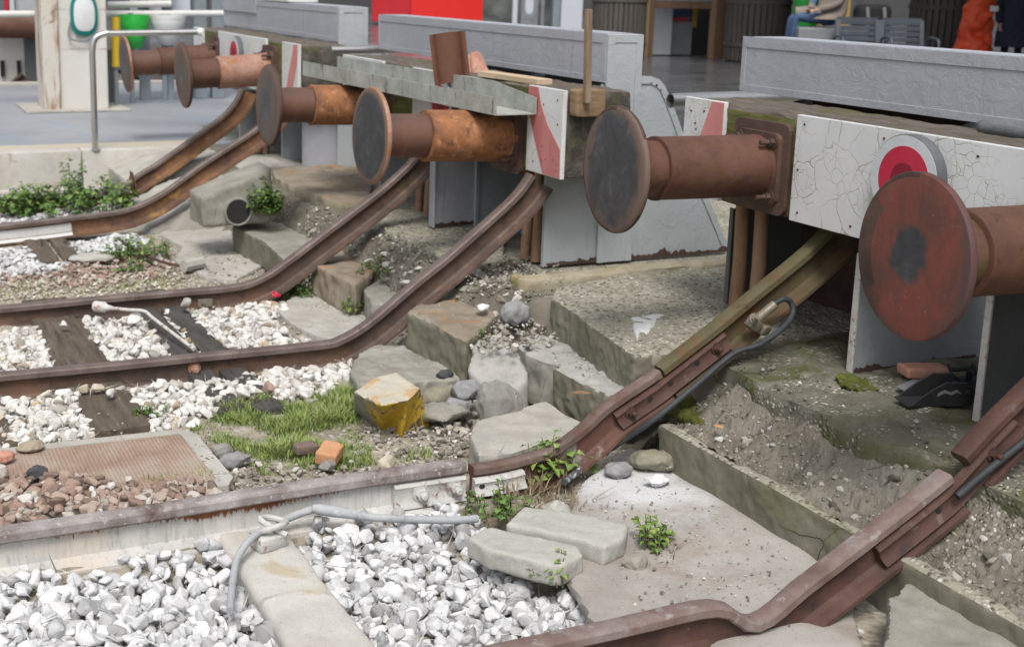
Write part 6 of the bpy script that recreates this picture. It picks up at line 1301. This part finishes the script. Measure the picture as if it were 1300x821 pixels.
# ---------------------------------------------------------------- people
def skin_body(name, joints, edges, rad, m, root, sub=2):
    me = bpy.data.meshes.new(name); keys = list(joints); me.from_pydata([joints[k] for k in keys], [(keys.index(a), keys.index(b)) for a, b in edges], [])
    o = bpy.data.objects.new(name, me); COL.objects.link(o)
    md = o.modifiers.new('s', 'SKIN'); md.use_smooth_shade = True
    for i, k in enumerate(keys):
        r = rad[k]; me.skin_vertices[0].data[i].radius = r if isinstance(r, tuple) else (r, r)
    me.skin_vertices[0].data[0].use_root = True
    ms = o.modifiers.new('u', 'SUBSURF'); ms.levels = sub; ms.render_levels = sub
    bpy.context.view_layer.update()
    m2 = bpy.data.meshes.new_from_object(o.evaluated_get(bpy.context.evaluated_depsgraph_get())); m2.name = name
    bpy.data.objects.remove(o); m2.materials.clear(); m2.materials.append(m); m2.polygons.foreach_set('use_smooth', [True]*len(m2.polygons))
    n = bpy.data.objects.new(name, m2); COL.objects.link(n)
    if root is not None: n.parent = root
    return n
def head(root, c, face, hairm, R=.105):
    Mh = Matrix.Translation(c) @ Matrix.Rotation(math.atan2(face[0], -face[1]) if False else math.atan2(face[1], face[0])+math.pi/2, 4, 'Z')
    def pt(name, q, m): b = BM(); merge(b, q, Mh); return bgpart(name, b, m, root, 60)
    q = BM(); bmesh.ops.create_uvsphere(q, u_segments=20, v_segments=14, radius=1)
    for v in q.verts:
        v.co = V((v.co.x*.076, v.co.y*.096+.0, v.co.z*.118))
        if v.co.z < -.03: v.co.x *= 1-(-.03-v.co.z)*3.2; v.co.y = v.co.y*(1-(-.03-v.co.z)*2)-.008
    hd_ = pt('head', q, M['skin'])
    q = BM(); 
    for s in (-1, 1): bmesh.ops.create_uvsphere(q, u_segments=8, v_segments=6, radius=.0115, matrix=Matrix.Translation((s*.031, -.086, .0)))
    pt('eyes', q, M['eye'])
    q = BM(); prism(q, [V((-.012, -.088, -.035)), V((.012, -.088, -.035)), V((.005, -.09, .01)), V((-.005, -.09, .01))], (0, -.018, -.004)); 
    for s in (-1, 1): bmesh.ops.create_uvsphere(q, u_segments=8, v_segments=6, radius=.02, matrix=Matrix.Translation((s*.077, .005, -.005)) @ Matrix.Diagonal((.35, .7, 1.2, 1)))
    pt('nose_and_ears', q, M['skin'])
    q = BM(); bmesh.ops.create_uvsphere(q, u_segments=8, v_segments=6, radius=.02, matrix=Matrix.Translation((0, -.083, -.058)) @ Matrix.Diagonal((1.1, .4, .3, 1))); pt('mouth', q, M['lip'])
    q = BM(); bmesh.ops.create_uvsphere(q, u_segments=20, v_segments=14, radius=1)
    for v in q.verts: v.co = V((v.co.x*.086, v.co.y*.104+.014, v.co.z*.118+.016))
    bmesh.ops.delete(q, geom=[v for v in q.verts if v.co.z < .04 and v.co.y < -.02 or v.co.z < -.07], context='VERTS'); pt('hair', q, hairm)
def hand(root, wrist, d, down, sgn):
    d = V(d).normalized(); s = V(down).cross(d).normalized()*sgn; n = d.cross(s)
    J = {'w': V(wrist), 'p': V(wrist)+d*.07}; E_ = [('w', 'p')]; Rr = {'w': (.022, .016), 'p': (.034, .014)}
    for i, (off, L) in enumerate(((-.03, .062), (-.01, .072), (.011, .068), (.031, .052))):
        b0 = J['p']+s*off*.9+d*.01; k1, k2, k3 = 'f%da' % i, 'f%db' % i, 'f%dc' % i
        J[k1] = b0+d*.012; J[k2] = b0+d*L*.55-n*.012; J[k3] = b0+d*L*.85-n*.035; E_ += [('p', k1), (k1, k2), (k2, k3)]; Rr[k1] = .0095; Rr[k2] = .009; Rr[k3] = .0075
    J['ta'] = V(wrist)+d*.03-s*.035; J['tb'] = V(wrist)+d*.065-s*.05-n*.012; E_ += [('w', 'ta'), ('ta', 'tb')]; Rr['ta'] = .012; Rr['tb'] = .009
    return skin_body('hand', {k: tuple(v) for k, v in J.items()}, E_, Rr, M['skin'], root, 1)
# standing person in a dark coat holding an orange bag, right edge
pp_ = PZ(1279, 100, .65); per = thing('person', 'person in a dark navy coat and black trousers standing at the right edge', 'person', (pp_.x, pp_.y, .65), None, RZ)
J = {'hip': (0, 0, .93), 'waist': (0, 0, 1.08), 'chest': (0, .0, 1.3), 'neck': (0, .01, 1.46), 'hd': (0, 0, 1.54), 'ls': (-.19, 0, 1.40), 'le': (-.25, .02, 1.12), 'lw': (-.25, -.05, .88), 'rs': (.19, 0, 1.40), 're': (.25, .03, 1.12), 'rw': (.24, -.04, .88),
     'lh': (-.1, 0, .88), 'lk': (-.105, -.01, .49), 'la': (-.11, .03, .09), 'lt': (-.12, -.12, .035), 'rh': (.1, 0, .88), 'rk': (.11, -.01, .49), 'ra': (.115, .03, .09), 'rt': (.13, -.12, .035)}
E_ = [('hip', 'waist'), ('waist', 'chest'), ('chest', 'neck'), ('neck', 'hd'), ('chest', 'ls'), ('ls', 'le'), ('le', 'lw'), ('chest', 'rs'), ('rs', 're'), ('re', 'rw'), ('hip', 'lh'), ('lh', 'lk'), ('lk', 'la'), ('la', 'lt'), ('hip', 'rh'), ('rh', 'rk'), ('rk', 'ra'), ('ra', 'rt')]
Rr = {'hip': (.15, .11), 'waist': (.135, .1), 'chest': (.15, .11), 'neck': .055, 'hd': .05, 'ls': .065, 'le': .05, 'lw': .034, 'rs': .065, 're': .05, 'rw': .034, 'lh': .088, 'lk': .06, 'la': .042, 'lt': .04, 'rh': .088, 'rk': .06, 'ra': .042, 'rt': .04}
skin_body('body', J, E_, Rr, M['black'], per)
b = BM(); rg = []
for z, rx, ry in ((.5, .27, .2), (.7, .255, .185), (.93, .23, .165), (1.1, .2, .15), (1.3, .215, .15), (1.4, .19, .12), (1.46, .09, .08)): rg.append([V((math.cos(t)*rx*(1+.03*math.sin(5*t+z*9)), math.sin(t)*ry*(1+.03*math.sin(6*t)), z)) for t in [2*math.pi*k/28 for k in range(28)]])
ring_sweep(b, rg); ct = bgpart('coat', b, M['navy'], per, 70)
for sx in (-1, 1): b = BM(); tube(b, [(sx*.17, 0, 1.41), (sx*.225, .01, 1.28), (sx*.262, .02, 1.12), (sx*.26, -.05, .9)], [.075, .075, .066, .052], 14, 3); bgpart('sleeve', b, M['navy'], per, 70)
head(per, V((0, -.02, 1.62)), (-.4, -1), M['hair']); hand(per, (-.25, -.06, .88), (0, -.1, -1), (0, 1, 0), 1); hand(per, (.24, -.05, .88), (0, -.1, -1), (0, 1, 0), -1)
# orange bag
q_ = PZ(1229, 100, .65); ob = thing('orange_bag', 'crumpled bright orange sack standing beside the person in the dark coat', 'bag', (q_.x, q_.y, .65), None, RZ); s = depth(q_)/FPX
b = BM(); rg = []
for z, rx, ox in ((.0, .34, 0), (.05, .42, 0), (.3, .38, .02), (.5, .3, .04), (.72, .27, .0), (1.0, .27, .03), (1.2, .24, .08), (1.32, .14, .12), (1.42, .05, .13)): rg.append([V((ox+math.cos(t)*rx, math.sin(t)*rx*.7, z)) for t in [2*math.pi*k/36 for k in range(36)]])
ring_sweep(b, rg); bb = remesh(b, .03, ((.11, 2.2), (.05, 7), (.02, 16)), seed=3); bgpart('sack', bb, M['orangebag'], ob, 80)
b = BM(); tube(b, [(.13, 0, 1.38), (.2, -.05, 1.5), (.33, -.03, 1.48), (.38, .0, 1.3)], .02, 8, 4); bgpart('strap', b, M['jeans'], ob, 60); b = BM(); obox(b, (.2, -.2, 1.1), (.12, .05, .09), None, .01); bgpart('buckle', b, M['paper'], ob)
# seated person in taupe coat left of the seats
pz = PZ(1085, 112, .65); sp_ = thing('person', 'person in a taupe coat and blue jeans sitting behind the metal seats', 'person', (pz.x-.0, pz.y+.6, 1.08), None, RZ-1.1)
b = BM(); box(b, -.5, .5, -.2, .35, -.43, .38, .02); q_ = thing('stone_ledge', 'grey ledge the seated person rests on', 'ledge', (pz.x, pz.y+.6, 1.08), None, RZ); bgpart('ledge', b, M['shopgrey'], q_)
J = {'hip': (0, 0, .5), 'waist': (0, .04, .66), 'chest': (-.01, .05, .9), 'neck': (-.03, .03, 1.07), 'hd': (-.04, .01, 1.14), 'ls': (-.19, .04, 1.0), 'le': (-.26, -.1, .74), 'lw': (-.12, -.27, .62), 'rs': (.18, .04, 1.0), 're': (.24, -.1, .74), 'rw': (.06, -.27, .63),
     'lh': (-.1, -.03, .5), 'lk': (-.4, -.36, .52), 'la': (-.46, -.36, .09), 'lt': (-.55, -.45, .035), 'rh': (.09, -.03, .5), 'rk': (-.2, -.46, .53), 'ra': (-.26, -.46, .09), 'rt': (-.36, -.54, .035)}
skin_body('body', J, E_, dict(Rr, hip=(.15, .12), lh=.095, rh=.095), M['jeans'], sp_)
b = BM(); rg = []
for c, rx, ry in (((-.03, -.08, .5), .27, .25), ((0, .0, .6), .235, .2), ((0, .04, .75), .215, .17), ((-.01, .05, .92), .225, .16), ((-.02, .04, 1.02), .17, .12), ((-.03, .03, 1.08), .08, .075)): rg.append([V((c[0]+math.cos(t)*rx, c[1]+math.sin(t)*ry*(1+.04*math.sin(5*t)), c[2])) for t in [2*math.pi*k/28 for k in range(28)]])
ring_sweep(b, rg); bgpart('coat', b, M['tan'], sp_, 70)
b = BM(); tube(b, [(-.05, -.03, .56), (-.2, -.16, .58), (-.36, -.32, .56)], [.17, .14, .1], 14, 3); bgpart('coat_skirt', b, M['tan'], sp_, 70)
for sx in (-1, 1): b = BM(); tube(b, [J['ls' if sx < 0 else 'rs'], J['le' if sx < 0 else 're'], J['lw' if sx < 0 else 'rw']], [.075, .066, .05], 14, 3); bgpart('sleeve', b, M['tan'], sp_, 70)
head(sp_, V((-.04, -.02, 1.23)), (-.6, -1), M['hair']); hand(sp_, J['lw'], (.4, -.8, -.1), (0, 0, -1), 1); hand(sp_, J['rw'], (-.4, -.8, -.1), (0, 0, -1), -1)
# black rucksack on the seat
pz = PZ(1126, 112, .65); rk = thing('rucksack', 'black rucksack leaning behind the right metal seat', 'bag', (pz.x, pz.y+.35, .65), None, RZ)
b = BM(); box(b, -.25, .25, 0, .3, .45, 1.15, .09, 3); bgpart('pack', b, M['black'], rk, 60); b = BM(); tube(b, [(-.12, .02, 1.1), (-.12, -.05, .9), (-.12, .0, .55)], .03, 8, 4); tube(b, [(.12, .02, 1.1), (.12, -.05, .9), (.12, .0, .55)], .03, 8, 4); bgpart('straps', b, M['dkgrey'], rk, 60)
# ---------------------------------------------------------------- light
world = bpy.data.worlds.new('World'); scene.world = world; world.use_nodes = True
nt = world.node_tree; bg = nt.nodes['Background']; sky = nt.nodes.new('ShaderNodeTexSky'); sky.sky_type = 'NISHITA'; sky.sun_disc = False
EL, AZ = math.radians(58), math.radians(205)   # azimuth of the sun measured from +Y clockwise
sky.sun_elevation = EL; sky.sun_rotation = AZ; sky.air_density = 1.0; sky.dust_density = 4.0; sky.ozone_density = .6
hs_ = nt.nodes.new('ShaderNodeHueSaturation'); hs_.inputs['Saturation'].default_value = .35
nt.links.new(sky.outputs[0], hs_.inputs['Color']); nt.links.new(hs_.outputs[0], bg.inputs['Color']); bg.inputs['Strength'].default_value = .11
sd = bpy.data.lights.new('sun', 'SUN'); sd.energy = 1.5; sd.angle = math.radians(18); sd.color = (1, .96, .9)
so = bpy.data.objects.new('sun', sd); COL.objects.link(so)
d = V((math.sin(AZ)*math.cos(EL), math.cos(AZ)*math.cos(EL), math.sin(EL)))
so.rotation_euler = d.to_track_quat('Z', 'Y').to_euler()
scene.view_settings.view_transform = 'Standard'; scene.view_settings.look = 'None'; scene.view_settings.gamma = 1; scene.view_settings.use_curve_mapping = False
scene.view_settings.exposure = EXPO
scene.cycles.max_bounces = 6; scene.cycles.diffuse_bounces = 3; scene.cycles.glossy_bounces = 3; scene.cycles.transmission_bounces = 3
scene.cycles.caustics_reflective = False; scene.cycles.caustics_refractive = False
